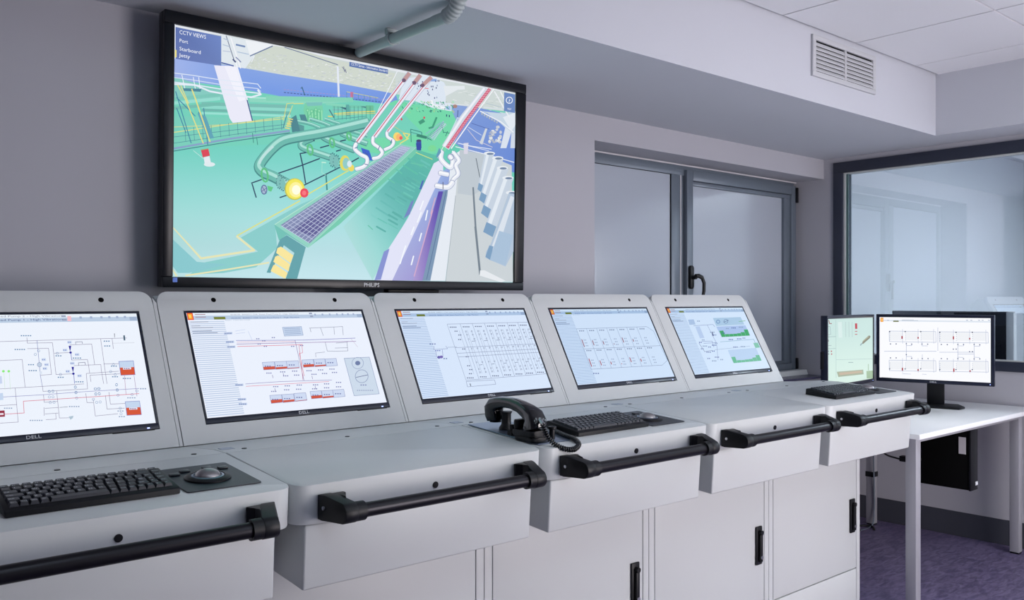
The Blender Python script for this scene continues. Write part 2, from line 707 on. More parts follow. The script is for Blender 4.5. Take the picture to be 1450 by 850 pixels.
# sill in the recess
b = MB(); b.box(RX0 + 0.001, WX - 0.001, 2.86, YW - 0.001, RZ0 + 0.0005, RZ0 + 0.014, 0.002)
struct(b.build('trim_2', M['sill']))
b = MB()
b.prism([(2.98, RZ0 + 0.0145), (3.05, RZ0 + 0.0145), (3.05, RZ0 + 0.045), (2.99, RZ0 + 0.045)], 'x', 3.2, 5.035, 0.006)
tag(b.build('cable_trunking', M['white_plastic'], o=(4.0, 3.0, RZ0 + 0.0145)), 'white plastic cable trunking lying on the dark window sill behind the last console screen', 'cable trunking')

# ------------------------------------------------------------------ glass partition in the right wall
w2 = root('window_2', (WX, 1.6, PZ0)); struct(w2)
b = MB()
fx0, fx1 = WX - 0.012, WX + 0.10
b.box(fx0, fx1, PY0, PY1, 0.781, PZ1, 0.002)
b.box(fx0, fx1, PY0, PY1, PZ0, -0.329, 0.002)
b.box(fx0, fx1, 2.754, PY1, -0.329, 0.781, 0.002)
b.box(fx0, fx1, PY0, PY0 + 0.06, -0.329, 0.781, 0.002)
b.build('partition_frame', M['dark_frame'], parent=w2)
b = MB()
b.box(WX + 0.004, WX + 0.030, 2.742, 2.754, -0.329, 0.781)
b.box(WX + 0.004, WX + 0.030, 2.70, 2.742, 0.773, 0.781)
b.box(WX + 0.004, WX + 0.030, PY0 + 0.06, 2.70, 0.773, 0.781)
b.box(WX + 0.004, WX + 0.030, PY0 + 0.06, 2.70, -0.329, -0.322)
b.build('glazing_bead', M['white_plastic'], parent=w2)
b = MB()
b.box(WX + 0.012, WX + 0.020, 2.728, 2.742, -0.322, 0.773)
b.build('spacer', M['glass_edge'], parent=w2)
b = MB()
b.quad([(WX + 0.034, PY0 + 0.06, -0.329), (WX + 0.034, 2.754, -0.329), (WX + 0.034, 2.754, 0.781), (WX + 0.034, PY0 + 0.06, 0.781)])
b.build('glass_pane', M['glass'], parent=w2, smooth=False)

# adjoining room seen through the glass
b = MB()
b.box(8.4, 8.5, -1.6, 3.3, FZ, CZ)
struct(b.build('wall_adjoining_far', M['next_wall'], smooth=False))
b = MB(); b.box(WX + 0.12, 8.4, 2.9, 3.0, FZ, CZ)
struct(b.build('wall_adjoining_back', M['next_wall'], smooth=False))
b = MB(); b.box(WX + 0.12, 8.4, -1.6, -1.5, FZ, CZ)
struct(b.build('wall_adjoining_front', M['next_wall'], smooth=False))
b = MB(); b.box(WX + 0.12, 8.5, -1.6, 3.0, FZ - 0.05, FZ)
struct(b.build('floor_adjoining', M['floor'], smooth=False))
b = MB(); b.box(WX + 0.12, 8.5, -1.6, 3.0, CZ, CZ + 0.05)
struct(b.build('ceiling_adjoining', M['next_wall'], smooth=False))

# ------------------------------------------------------------------ ceiling lights (recessed panels of the tile grid)
first = None
ang = []
for n_, (i, j) in enumerate(sorted(LIGHT_CELLS)):
    x0, y0 = GX + i * P_, GY + j * P_
    r = root('ceiling_light', (x0 + P_ / 2, y0 + P_ / 2, CZ),
             'square recessed light panel in the tiled ceiling behind the camera', 'ceiling light', 'ceiling light panels')
    b = MB()
    for q in ((g, P_ - g, g, 0.02), (g, P_ - g, P_ - 0.02, P_ - g), (g, 0.02, 0.02, P_ - 0.02), (P_ - 0.02, P_ - g, 0.02, P_ - 0.02)):
        b.box(x0 + q[0], x0 + q[1], y0 + q[2], y0 + q[3], CZ - 0.004, CZ + 0.011)
    b.build('frame', M['white_plastic'], parent=r)
    b = MB(); b.box(x0 + 0.021, x0 + P_ - 0.021, y0 + 0.021, y0 + P_ - 0.021, CZ + 0.001, CZ + 0.009)
    b.build('diffuser', M['lamp'], parent=r, smooth=False)
r = root('ceiling_light', (6.9, 0.6, CZ - 0.02), 'long light panel on the ceiling of the room beyond the glass', 'ceiling light')
b = MB(); b.box(6.3, 7.5, 0.0, 1.2, CZ - 0.02, CZ - 0.001)
b.build('frame', M['white_plastic'], parent=r)
b = MB(); b.box(6.32, 7.48, 0.02, 1.18, CZ - 0.024, CZ - 0.0205)
b.build('diffuser', M['lamp2'], parent=r, smooth=False)

# ------------------------------------------------------------------ air vent in the front of the lowered ceiling
VX0, VX1, VZ0, VZ1 = 3.512, 4.078, 0.989, 1.172
v_ = root('air_vent', ((VX0 + VX1) / 2, SY, VZ0), 'white louvred air vent set high in the lowered ceiling edge', 'air vent')
b = MB()
y0, y1 = SY - 0.012, SY - 0.0005
for q in ((VX0, VX1, VZ1 - 0.022, VZ1), (VX0, VX1, VZ0, VZ0 + 0.022), (VX0, VX0 + 0.026, VZ0 + 0.022, VZ1 - 0.022),
          (VX1 - 0.026, VX1, VZ0 + 0.022, VZ1 - 0.022), ((VX0 + VX1) / 2 - 0.008, (VX0 + VX1) / 2 + 0.008, VZ0 + 0.022, VZ1 - 0.022)):
    b.box(q[0], q[1], y0, y1, q[2], q[3], 0.0015)
b.build('frame', M['vent'], parent=v_)
b = MB(); b.box(VX0 + 0.026, VX1 - 0.026, SY - 0.0015, SY - 0.0004, VZ0 + 0.022, VZ1 - 0.022)
b.build('backing', M['hole'], parent=v_)
xm = (VX0 + VX1) / 2
for xa, xb in ((VX0 + 0.026, xm - 0.008), (xm + 0.008, VX1 - 0.026)):
    for k in range(7):
        z = VZ0 + 0.030 + k * 0.0185
        b = MB()
        b.prism([(SY - 0.0115, z - 0.002), (SY - 0.0105, z - 0.006), (SY - 0.003, z + 0.010), (SY - 0.004, z + 0.0125)], 'x', xa + 0.0005, xb - 0.0005)
        b.build('slat', M['vent'], parent=v_)

# ------------------------------------------------------------------ drain pipe under the lowered ceiling
PX = 1.548
p_ = root('drain_pipe', (PX, 2.3, SZ), 'grey plastic pipe clipped under the lowered ceiling above the large display', 'pipe')
b = MB()
b.cyl((PX, 2.10, 0.842), (PX, WY - 0.151, 0.842), 0.0165, 24)
b.cyl((PX, 2.10, 0.842), (PX, 2.16, 0.842), 0.0178, 24)
b.build('pipe', M['pipe'], parent=p_)
b = MB()
for yc in (2.40,):
    ring = []
    b.cyl((PX, yc - 0.009, 0.842), (PX, yc + 0.009, 0.842), 0.0205, 24)
    b.box(PX - 0.020, PX + 0.020, yc - 0.009, yc + 0.009, 0.855, SZ - 0.0005, 0.002)
    b.box(PX + 0.016, PX + 0.028, yc - 0.006, yc + 0.006, 0.833, 0.842, 0.001)
b.build('pipe_clip', M['pipe'], parent=p_)
b = MB()
path, rad = [], []
cy, cz, rr = 2.10, 0.842 + 0.075, 0.075
N = 150
L1, L2 = 0.118, 0.30
for k in range(N + 1):
    s_ = k / N * (L1 + L2)
    if s_ < L1:
        a = s_ / L1 * math.pi / 2
        path.append((PX, cy - rr * math.sin(a), cz - rr * math.cos(a)))
    else:
        path.append((PX, cy - rr, cz + (s_ - L1)))
    rad.append(0.0215 + 0.0025 * math.sin(k * 2 * math.pi / 4))
b.tube([p for p in path if p[2] < CZ - 0.001], [q for p, q in zip(path, rad) if p[2] < CZ - 0.001], 20)
b.build('corrugated_hose', M['pipe'], parent=p_, angle=80)

# ================================================================== THE CONSOLE
X0, PIT = 0.135, 0.70
FY, FTZ = 1.655, -0.386                     # front top edge of the desks
TILT = math.radians(4.0)
PY_, PZ_ = 2.278, -0.381                    # foot of the sloping screen panels
TY_, TZ_ = 2.500, 0.0247                    # their top edge
SLEN = math.hypot(TY_ - PY_, TZ_ - PZ_)
SANG = math.atan2(TY_ - PY_, TZ_ - PZ_)
NAMES = ['leftmost', 'second', 'middle', 'fourth', 'rightmost']


def make_cabinet():
    x = X0
    r = root('console_cabinet', (x + 0.35, 2.25, FZ), 'x', 'cabinet', 'grey cabinets under the control console')
    b = MB()
    b.box(x + 0.001, x + 0.699, 1.915, 2.64, FZ, -0.475, 0.002)
    b.box(x + 0.001, x + 0.0285, 1.905, 1.914, FZ, -0.475, 0.0015)
    b.box(x + 0.6715, x + 0.699, 1.905, 1.914, FZ, -0.475, 0.0015)
    b.build('body', M['console'], parent=r)
    d = MB(); d.box(x + 0.0315, x + 0.6685, 1.905, 1.9145, FZ + 0.152, -0.48, 0.002)
    d = d.build('door', M['console'], parent=r)
    b = MB(); b.box(x + 0.0315, x + 0.6685, 1.905, 1.9145, FZ + 0.01, FZ + 0.147, 0.002)
    b.build('plinth_panel', M['console'], parent=r)
    lx0, lx1, lz0, lz1 = x + 0.608, x + 0.646, -1.0, -0.855
    b = MB()
    b.box(lx0, lx1, 1.897, 1.9049, lz0, lz1, 0.003)
    h = b.build('lock_plate', M['black'], parent=d)
    b = MB()
    b.box(lx0 + 0.011, lx1 - 0.011, 1.886, 1.8968, lz0 + 0.012, lz1 - 0.030, 0.003)
    b.cyl(((lx0 + lx1) / 2, 1.8968, lz1 - 0.022), ((lx0 + lx1) / 2, 1.884, lz1 - 0.022), 0.009)
    b.build('swing_handle', M['black'], parent=d)
    b = MB()
    b.cyl(((lx0 + lx1) / 2, 1.8859, lz0 + 0.030), ((lx0 + lx1) / 2, 1.8835, lz0 + 0.030), 0.0065)
    b.build('key_cylinder', M['steel'], parent=d)
    return r


cab0 = make_cabinet()
CABL = ['grey console cabinet under the leftmost desk, hidden behind its front',
        'grey console cabinet under the plain desk left of the telephone',
        'grey console cabinet under the desk with the black telephone',
        'grey console cabinet under the plain desk right of the telephone',
        'grey console cabinet at the far right end, lock beside its end panel']
cab0['label'] = CABL[0]
for k in range(1, 5):
    shifted(cab0, (PIT * k, 0, 0), CABL[k])


def make_desk():
    x = X0
    r = root('console_desk', (x + 0.35, 1.95, -0.475), 'x', 'desk', 'grey drawer desks along the console')
    R = Matrix.Translation((0, FY, FTZ)) @ Matrix.Rotation(TILT, 4, 'X') @ Matrix.Translation((0, -FY, -FTZ))
    xa, xb, rr = x + 0.0012, x + 0.6988, 0.036
    out = [(xb, FY + 0.357), (xa, FY + 0.357)] + arc(xa + rr, FY + rr, rr, 180, 270, 8) + arc(xb - rr, FY + rr, rr, 270, 360, 8)
    b = MB()
    b.prism(out, 'z', FTZ - 0.084, FTZ, 0.0022, seg=2)
    b.xf(R)
    body = b.build('desk_top', M['console'], parent=r)
    b = MB()
    b.box(x + 0.025, x + 0.660, FY + 0.0008, FY + 0.232, FTZ - 0.224, FTZ - 0.0845, 0.005, 3)
    b.xf(R)
    b.build('drawer', M['console'], parent=r)
    b = MB()
    b.prism([(2.0135, -0.3615), (2.08, -0.3625), (2.277, -0.381), (2.277, -0.4745), (2.0135, -0.4745)], 'x', xa, xb, 0.001)
    b.build('rear_strip', M['console'], parent=r)
    for dx in (0.060, 0.345, 0.637):
        b = MB()
        b.cyl((x + dx, 2.042, -0.3618), (x + dx, 2.042, -0.3605), 0.0062, 16)
        b.build('screw_cap', M['black'], parent=r)
    b = MB()
    b.box(x + 0.012, x + 0.044, 2.058, 2.085, -0.3625, -0.3615)
    b.build('latch_plate', M['plate'], parent=r)
    b = MB()
    b.cyl((x + 0.355, FY + 0.0002, FTZ - 0.043), (x + 0.355, FY - 0.0022, FTZ - 0.043), 0.0075, 20)
    b.xf(R)
    b.build('lock', M['black'], parent=r)
    # hand rail
    ty, tz, tr = FY - 0.067, -0.4385, 0.0155
    hr = MB()
    hr.cyl((x + 0.103, ty, tz), (x + 0.590, ty, tz), tr, 28)
    hr = hr.build('hand_rail', M['tube'], parent=r)
    for sgn, xc in ((1, x + 0.050), (-1, x + 0.655)):
        b = MB()
        prof = [(FY - 0.0006, -0.4075), (FY - 0.0006, -0.4590)]
        prof += [(FY - 0.012, -0.4605)] + arc(ty, tz, 0.0215, 262, 98, 12)
        prof += [(FY - 0.020, -0.4070)]
        xe = xc + sgn * 0.031
        b.prism(prof[::-1], 'x', min(xc, xe), max(xc, xe), 0.002)
        xe2 = xc + sgn * 0.052
        b.cyl((xe - sgn * 0.002, ty, tz), (xe2, ty, tz), 0.0205, 28)
        web = [(xe - sgn * 0.002, FY - 0.0006), (xe + sgn * 0.030, FY - 0.0006), (xe + sgn * 0.029, FY - 0.009), (xe + sgn * 0.010, FY - 0.022), (xe - sgn * 0.002, FY - 0.045)]
        b.prism(web, 'z', -0.4580, -0.4085, 0.002)
        for v in b.bm.verts:                    # the arm leans towards the middle of the rail
            v.co.x += sgn * (0.018 if sgn > 0 else 0.030) * min(1.0, max(0.0, (FY - v.co.y) / 0.060))
        br = b.build('rail_bracket', M['black'], parent=hr)
        b = MB()
        b.cyl((xc + sgn * 0.0060, FY - 0.018, -0.4335), (xc + sgn * 0.0028, FY - 0.018, -0.4335), 0.0042, 14)
        b.build('screw', M['steel'], parent=hr)
    return r


desk0 = make_desk()
DL = ['grey console desk at the left with compact keyboard and trackball on top',
      'plain grey console desk left of the telephone, nothing on its top',
      'grey console desk carrying the black telephone and a keyboard',
      'plain grey console desk right of the telephone, nothing on its top',
      'grey console desk at the right end, keyboard on top, beside the white table']
desk0['label'] = DL[0]
for k in range(1, 5):
    shifted(desk0, (PIT * k, 0, 0), DL[k])


def slope_root(name, k, *a):
    return root(name, (X0 + PIT * k, PY_, PZ_), *a, rot=(-SANG, 0, 0), local=True)


def make_housing():
    r = slope_root('screen_housing', 0, 'x', 'screen housing', 'sloping grey panels that hold the console screens')
    xa, xb = 0.0012, 0.6890
    x0, x1, s0, s1 = 0.0685, 0.6485, 0.0545, 0.4005
    rr = 0.034
    T_ = SLEN
    bm = bmesh.new()

    def ng(pts):
        return bm.faces.new([bm.verts.new((p[0], 0, p[1])) for p in pts])
    ng([(xa, s1), (x0, s1), (x1, s1), (xb, s1)] + arc(xb - rr, T_ - rr, rr, 0, 90, 8) + arc(xa + rr, T_ - rr, rr, 90, 180, 8))
    ng([(xa, 0.002), (xb, 0.002), (xb, s0), (x1, s0), (x0, s0), (xa, s0)])
    ng([(xa, s0), (x0, s0), (x0, s1), (xa, s1)])
    ng([(x1, s0), (xb, s0), (xb, s1), (x1, s1)])
    bmesh.ops.remove_doubles(bm, verts=bm.verts, dist=1e-6)
    ret = bmesh.ops.extrude_face_region(bm, geom=list(bm.faces))
    bmesh.ops.translate(bm, vec=(0, 0.022, 0), verts=[v for v in ret['geom'] if isinstance(v, bmesh.types.BMVert)])
    # soften the outer front edge
    es = [e for e in bm.edges if len(e.link_faces) == 2 and all(abs(v.co.y) < 1e-6 for v in e.verts)
          and any(abs(f.normal.y) < 0.5 for f in e.link_faces) and
          all(v.co.z > s1 + 0.01 for v in e.verts)]
    bm.normal_update()
    b = MB(); b.bm.free(); b.bm = bm
    es = [e for e in bm.edges if all(abs(v.co.y) < 1e-6 for v in e.verts) and all(v.co.z > s1 + 0.005 for v in e.verts)]
    bmesh.ops.bevel(bm, geom=es, offset=0.003, segments=2, affect='EDGES', profile=0.5)
    b.build('panel', M['console'], parent=r)
    # narrow cheek strip at the right edge
    b = MB()
    pts = [(0.6902, 0.002), (0.6988, 0.002), (0.6988, T_ - rr - 0.004), (0.6902, T_ - rr + 0.012)]
    b.prism(pts, 'y', 0.0, 0.022)
    b.build('edge_strip', M['console'], parent=r)
    for dx in (0.162, 0.556):
        b = MB()
        b.cyl((dx, 0.0005, 0.4345), (dx, -0.0006, 0.4345), 0.0072, 20)
        b.build('cable_hole_plug', M['hole'], parent=r)
    # rear casing, in world axes brought into the tilted frame
    inv = (Matrix.Translation((X0, PY_, PZ_)) @ Matrix.Rotation(-SANG, 4, 'X')).inverted()
    b = MB()
    b.prism([(2.325, -0.36), (2.515, -0.004), (2.555, 0.012), (2.60, -0.03), (2.62, -0.12), (2.62, -0.473), (2.325, -0.473)], 'x', X0 + 0.012, X0 + 0.688, 0.004)
    b.xf(inv)
    b.build('rear_casing', M['console'], parent=r)
    return r


h0 = make_housing()
HL = ['sloping grey screen panel at the left edge, cut by the picture edge', 'sloping grey screen panel, second from the left, under the large display',
      'sloping grey screen panel, middle of the five, behind the telephone', 'sloping grey screen panel, fourth from the left, behind the middle keyboard',
      'sloping grey screen panel at the right end of the console']
h0['label'] = HL[0]
for k in range(1, 5):
    shifted(h0, (PIT * k, 0, 0), HL[k])

BX0, BX1, BS0, BS1 = 0.070, 0.647, 0.0565, 0.3985
SCX0, SCX1, SCS0, SCS1 = 0.0755, 0.6405, 0.0725, 0.3925


def bezel_monitor(k, label):
    r = slope_root('console_monitor', k, label, 'monitor', 'monitors set into the console panels')
    b = MB()
    d0, d1 = -0.0012, 0.020
    b.box(BX0, BX1, 0.0045, d1, BS0, BS1)
    b.box(BX0, BX1, d0, 0.005, BS0, SCS0, 0.0008)
    b.box(BX0, BX1, d0, 0.005, SCS1, BS1, 0.0008)
    b.box(BX0, SCX0, d0, 0.005, SCS0, SCS1, 0.0008)
    b.box(SCX1, BX1, d0, 0.005, SCS0, SCS1, 0.0008)
    b.build('bezel', M['bezel'], parent=r)
    b = MB()
    b.box(BX1 - 0.115, BX1 - 0.012, d0, 0.004, BS0 - 0.0035, BS0 - 0.0001)
    b.build('button_strip', M['black'], parent=r)
    b = MB()
    b.box(BX1 - 0.030, BX1 - 0.024, d0 - 0.0006, d0, BS0 + 0.002, BS0 + 0.005)
    b.build('power_light', M['led'], parent=r)
    b = MB()
    add_text(b, 'DELL', lambda x, z: (0.3400 + x, d0 - 0.0003, BS0 + 0.0038 + z), 0.0120, 0.033)
    b.build('lettering', M['logo'], parent=r)
    O = Vector((X0 + PIT * k, PY_, PZ_))
    pm = plane_map(O, (1, 0, 0), (0, math.sin(SANG), math.cos(SANG)))
    return r, pm


RECT = (SCX0, SCX1, SCS0, SCS1)
GREY, DK, RED, BLU, LBL = (120, 125, 150), (95, 85, 120), (210, 90, 110), (70, 100, 190), (190, 205, 235)
random.seed(4)


def base_screen(k, pm, tint, top=(255, 255, 255), sidebar=True):
    s = Ink(pm, tint, RECT)
    x0, x1, z0, z1 = RECT
    w, h = x1 - x0, z1 - z0

    def L(fx, fz):
        return (x0 + fx * w, z1 - fz * h)

    def rc(a, b_, c, d, col):
        s.local([L(a, d), L(c, d), L(c, b_), L(a, b_)], col)
    rc(0, 0, 1, 1, (236, 242, 252))
    rc(0, 0, 1, 0.030, (232, 240, 248))
    rc(0, 0.030, 1, 0.070, (186, 204, 226))
    if sidebar:
        rc(0.002, 0, 0.032, 0.070, (225, 60, 50))
        rc(0.006, 0.006, 0.028, 0.062, (255, 150, 40))
        rc(0.010, 0.016, 0.022, 0.050, (255, 210, 90))
        rc(0.135, 0.042, 0.195, 0.068, (118, 128, 50))
        for i in range(2):
            rc(0.042, 0.012 + i * 0.026, 0.095, 0.020 + i * 0.026, (170, 140, 150))
        # side list
        for i in range(46):
            z = 0.085 + i * 0.0198
            rc(0.004, z, 0.185, z + 0.0085, (186, 202, 226) if i % 2 else (192, 208, 230))
        for z, e in ((0.088, 0.10), (0.127, 0.05), (0.145, 0.12), (0.178, 0.11), (0.198, 0.14)):
            rc(0.012, z, 0.012 + e * 0.9, z + 0.006, (130, 140, 165))
        s.text('00:00:00  8440011 C04: Steam Feed Pump 2 - High Vibration', L(0.225, 0.028), 0.0058, (150, 158, 175), 0.215, photo=False)
        s.text('00:00:00  8440011 C04: Steam Feed Pump 1 - High Vibration', L(0.225, 0.064), 0.0062, (80, 105, 165), 0.215, photo=False)
    for fx in (0.70, 0.745, 0.79, 0.835, 0.87, 0.905, 0.94):
        rc(fx, 0.022, fx + 0.010, 0.042, (160, 175, 205))
    rc(0.67, 0.010, 0.688, 0.026, (150, 160, 185))
    rc(0.672, 0.042, 0.690, 0.058, (150, 160, 185))
    rc(0.965, 0.030, 0.997, 0.066, (160, 178, 205))
    return s, L, rc


def tinyrow(s, p, n, w=3.2, c=(120, 130, 175)):
    """a short word of unreadable print at a frame point"""
    for i in range(n):
        s.line([(p[0] + i * w, p[1]), (p[0] + i * w + w * 0.62, p[1] - 0.08)], 1.5, c)


# ---- first screen: piping diagram
def screen_1():
    r, pm = bezel_monitor(0, 'console monitor at the left picture edge, piping diagram with two orange-red tanks')
    s, L, rc = base_screen(0, pm, (1.0, 1.0, 1.0), sidebar=False)
    s.text('Feed Pump 2 - High Vibration', T1('J', -45, 124), 0.0075, (140, 145, 165), 0.150)
    s.text('Feed Pump 1 - High Vibration', T1('J', -45, 157), 0.0078, (60, 75, 130), 0.152)
    s.poly(T('J', (600, 112), (634, 112), (637, 156), (603, 156)), (245, 190, 200))
    G2 = (128, 118, 150)

    def ln(z, pts, w=0.55, c=G2):
        s.line(T(z, *pts), w, c)
    ln('J', [(-60, 342), (900, 314), (1130, 308)])
    ln('J', [(240, 305), (244, 354), (468, 350), (500, 634), (650, 628)])
    ln('J', [(330, 330), (345, 480), (360, 640), (378, 740)], 0.6, (110, 120, 180))
    ln('J', [(245, 403), (433, 400), (460, 633), (365, 640)])
    ln('J', [(-40, 512), (198, 500), (224, 745)])
    ln('J', [(-60, 766), (750, 718)])
    ln('J', [(482, 444), (625, 438)])
    ln('J', [(622, 370), (818, 362), (845, 545)])
    ln('J', [(640, 505), (780, 500), (790, 550), (800, 620)])
    ln('J', [(660, 555), (900, 545), (905, 600), (925, 715)])
    ln('J', [(898, 314), (938, 600), (955, 715)])
    ln('J', [(1000, 310), (1012, 405)])
    ln('J', [(1010, 355), (1200, 350)], 0.4, (190, 190, 205))
    ln('J', [(925, 540), (1060, 538)])
    ln('J', [(770, 625), (1060, 605)]); ln('J', [(805, 640), (1070, 628)])
    ln('J', [(770, 625), (782, 765)]); ln('J', [(803, 640), (812, 700)])
    for x, y in ((512, 446), (540, 634), (1012, 545), (988, 608), (1028, 635), (438, 785), (472, 783), (850, 762), (880, 760), (855, 806), (885, 804),
                 (1040, 727), (1046, 770), (672, 745), (678, 797), (315, 455), (345, 423)):
        s.ring(T1('J', x, y), 1.9, 0.5, (120, 150, 190), 12)
    s.poly(T('J', (612, 378), (636, 378), (626, 430)), (35, 30, 150)); s.ell(T1('J', 630, 438), 1.8, 1.6, (35, 30, 150))
    s.poly(T('J', (638, 566), (660, 566), (652, 618)), (35, 30, 150)); s.ell(T1('J', 655, 627), 1.8, 1.6, (35, 30, 150))
    s.line(T('J', (632, 440), (640, 505)), 0.7, (70, 80, 180)); s.line(T('J', (658, 630), (665, 715)), 0.7, (70, 80, 180))
    for x, y in ((600, 345), (560, 415), (668, 455), (625, 533), (585, 605), (690, 645), (370, 500), (395, 545), (380, 580)):
        s.poly(T('J', (x, y - 10), (x + 38, y - 12), (x + 42, y + 12), (x + 4, y + 14)), (205, 218, 240))
        tinyrow(s, T1('J', x + 4, y + 2), 2, 2.6, (130, 145, 200))
    for x, y, n in ((185, 288, 5), (130, 411, 5), (250, 547, 3), (255, 600, 4), (650, 488, 4), (672, 700, 4), (925, 337, 3), (930, 380, 3), (495, 468, 3), (515, 660, 3),
                    (990, 560, 3), (1000, 655, 3), (1095, 670, 4), (1250, 762, 3)):
        tinyrow(s, T1('J', x, y), n, 3.2, (95, 135, 175))
    s.ell(T1('J', 352, 547), 3.4, 2.9, (190, 205, 225)); s.ring(T1('J', 352, 547), 3.4, 0.5, (120, 130, 170))
    s.poly(T('J', (350, 608), (372, 606), (376, 628), (354, 630)), (215, 225, 240))
    ln('J', [(676, 364), (674, 344), (732, 342), (736, 360)], 0.6, (90, 90, 130)); ln('J', [(702, 552), (700, 530), (758, 526), (762, 548)], 0.6, (90, 90, 130))
    s.poly(T('J', (1018, 268), (1024, 268), (1024, 305), (1021, 305)), (70, 70, 90)); s.poly(T('J', (1100, 285), (1114, 285), (1118, 330), (1104, 330)), (60, 90, 110))
    for x in (30, 78):
        s.ell(T1('J', x, 606), 2.0, 1.7, (140, 235, 120)); s.line(T('J', (x + 5, 620), (x + 14, 770)), 0.4, (190, 225, 190))
    s.poly(T('J', (-10, 650), (14, 648), (20, 715), (-8, 718)), (200, 212, 238))
    # tanks
    for z, q in (('J', ((1060, 518), (1190, 512), (1206, 636), (1078, 642))), ('K', ((1117, 184), (1245, 178), (1262, 300), (1132, 306)))):
        a, b_, c, d = T(z, *q)
        s.poly([a, b_, c, d], (196, 214, 238))
        m = 0.45
        p1 = (a[0] + (d[0] - a[0]) * m, a[1] + (d[1] - a[1]) * m)
        p2 = (b_[0] + (c[0] - b_[0]) * m, b_[1] + (c[1] - b_[1]) * m)
        s.poly([p1, p2, c, d], (212, 84, 48))
        n1 = (p1[0] * 0.78 + p2[0] * 0.22, p1[1] * 0.78 + p2[1] * 0.22); n2 = (p1[0] * 0.22 + p2[0] * 0.78, p1[1] * 0.22 + p2[1] * 0.78)
        s.poly([n1, n2, (n2[0] + 0.3, n2[1] + 3), (n1[0] + 0.3, n1[1] + 3)], (222, 225, 240))
        tinyrow(s, (n1[0] + 1.5, n1[1] + 1.5), 3, 3, (150, 110, 150))
        s.line([a, b_, c, d, a], 0.6, (110, 120, 190))
    ln('J', [(1110, 645), (1125, 815)], 0.5, (170, 100, 150)); ln('J', [(1195, 640), (1222, 830)], 0.5, (150, 110, 160))

    def lk(pts, w=0.55, c=G2):
        s.line(T('K', *pts), w, c)
    lk([(-60, 147), (390, 122), (700, 98), (1240, 66)], 0.6, (120, 120, 185))
    lk([(-60, 222), (150, 210)]); lk([(-30, 300), (215, 285), (208, 180), (400, 168), (900, 136), (1240, 112)], 0.8, (215, 120, 140))
    lk([(135, 62), (162, 366), (0, 376)]); lk([(378, 44), (384, 92), (500, 86), (780, 70)])
    lk([(388, 125), (394, 190), (512, 182)]); lk([(392, 235), (394, 310)]); lk([(505, 90), (530, 330), (615, 328)])
    lk([(400, 244), (520, 236)]); lk([(400, 294), (520, 286)]); lk([(410, 345), (500, 340), (497, 290)]); lk([(530, 236), (605, 230)], 0.5, (60, 60, 90))
    lk([(765, 110), (776, 192), (830, 192)]); lk([(832, 165), (850, 312), (1050, 292)]); lk([(940, 130), (955, 250), (1110, 242)]); lk([(972, 100), (985, 206), (1115, 200)])
    for x, y in ((440, 142), (472, 141), (448, 192), (482, 190), (852, 70), (884, 68), (855, 117), (886, 114), (862, 190), (893, 187), (1046, 82), (1052, 126), (1178, 120), (1222, 88),
                 (684, 152), (678, 100), (672, 56), (1040, 32), (1072, 243), (1080, 292), (440, 94), (472, 92), (833, 163)):
        s.ring(T1('K', x, y), 1.9, 0.5, (120, 150, 190), 12)
    for x, y, n in ((615, 228, 5), (265, 352, 6), (1250, 68, 3), (1135, 150, 4), (1048, 268, 3), (1060, 318, 3), (35, 243, 4)):
        tinyrow(s, T1('K', x, y), n, 3.2, (140, 160, 190))
    s.poly(T('K', (612, 318), (655, 310), (650, 330), (628, 346)), (175, 195, 210))
    s.poly(T('K', (-20, 266), (40, 262), (44, 318), (-16, 322)), (150, 50, 70)); s.poly(T('K', (-10, 288), (30, 286), (32, 302), (-8, 304)), (235, 225, 235))
    s.poly(T('K', (-12, 110), (26, 106), (30, 168), (-8, 172)), (196, 214, 238))
    s.build('screen', r)


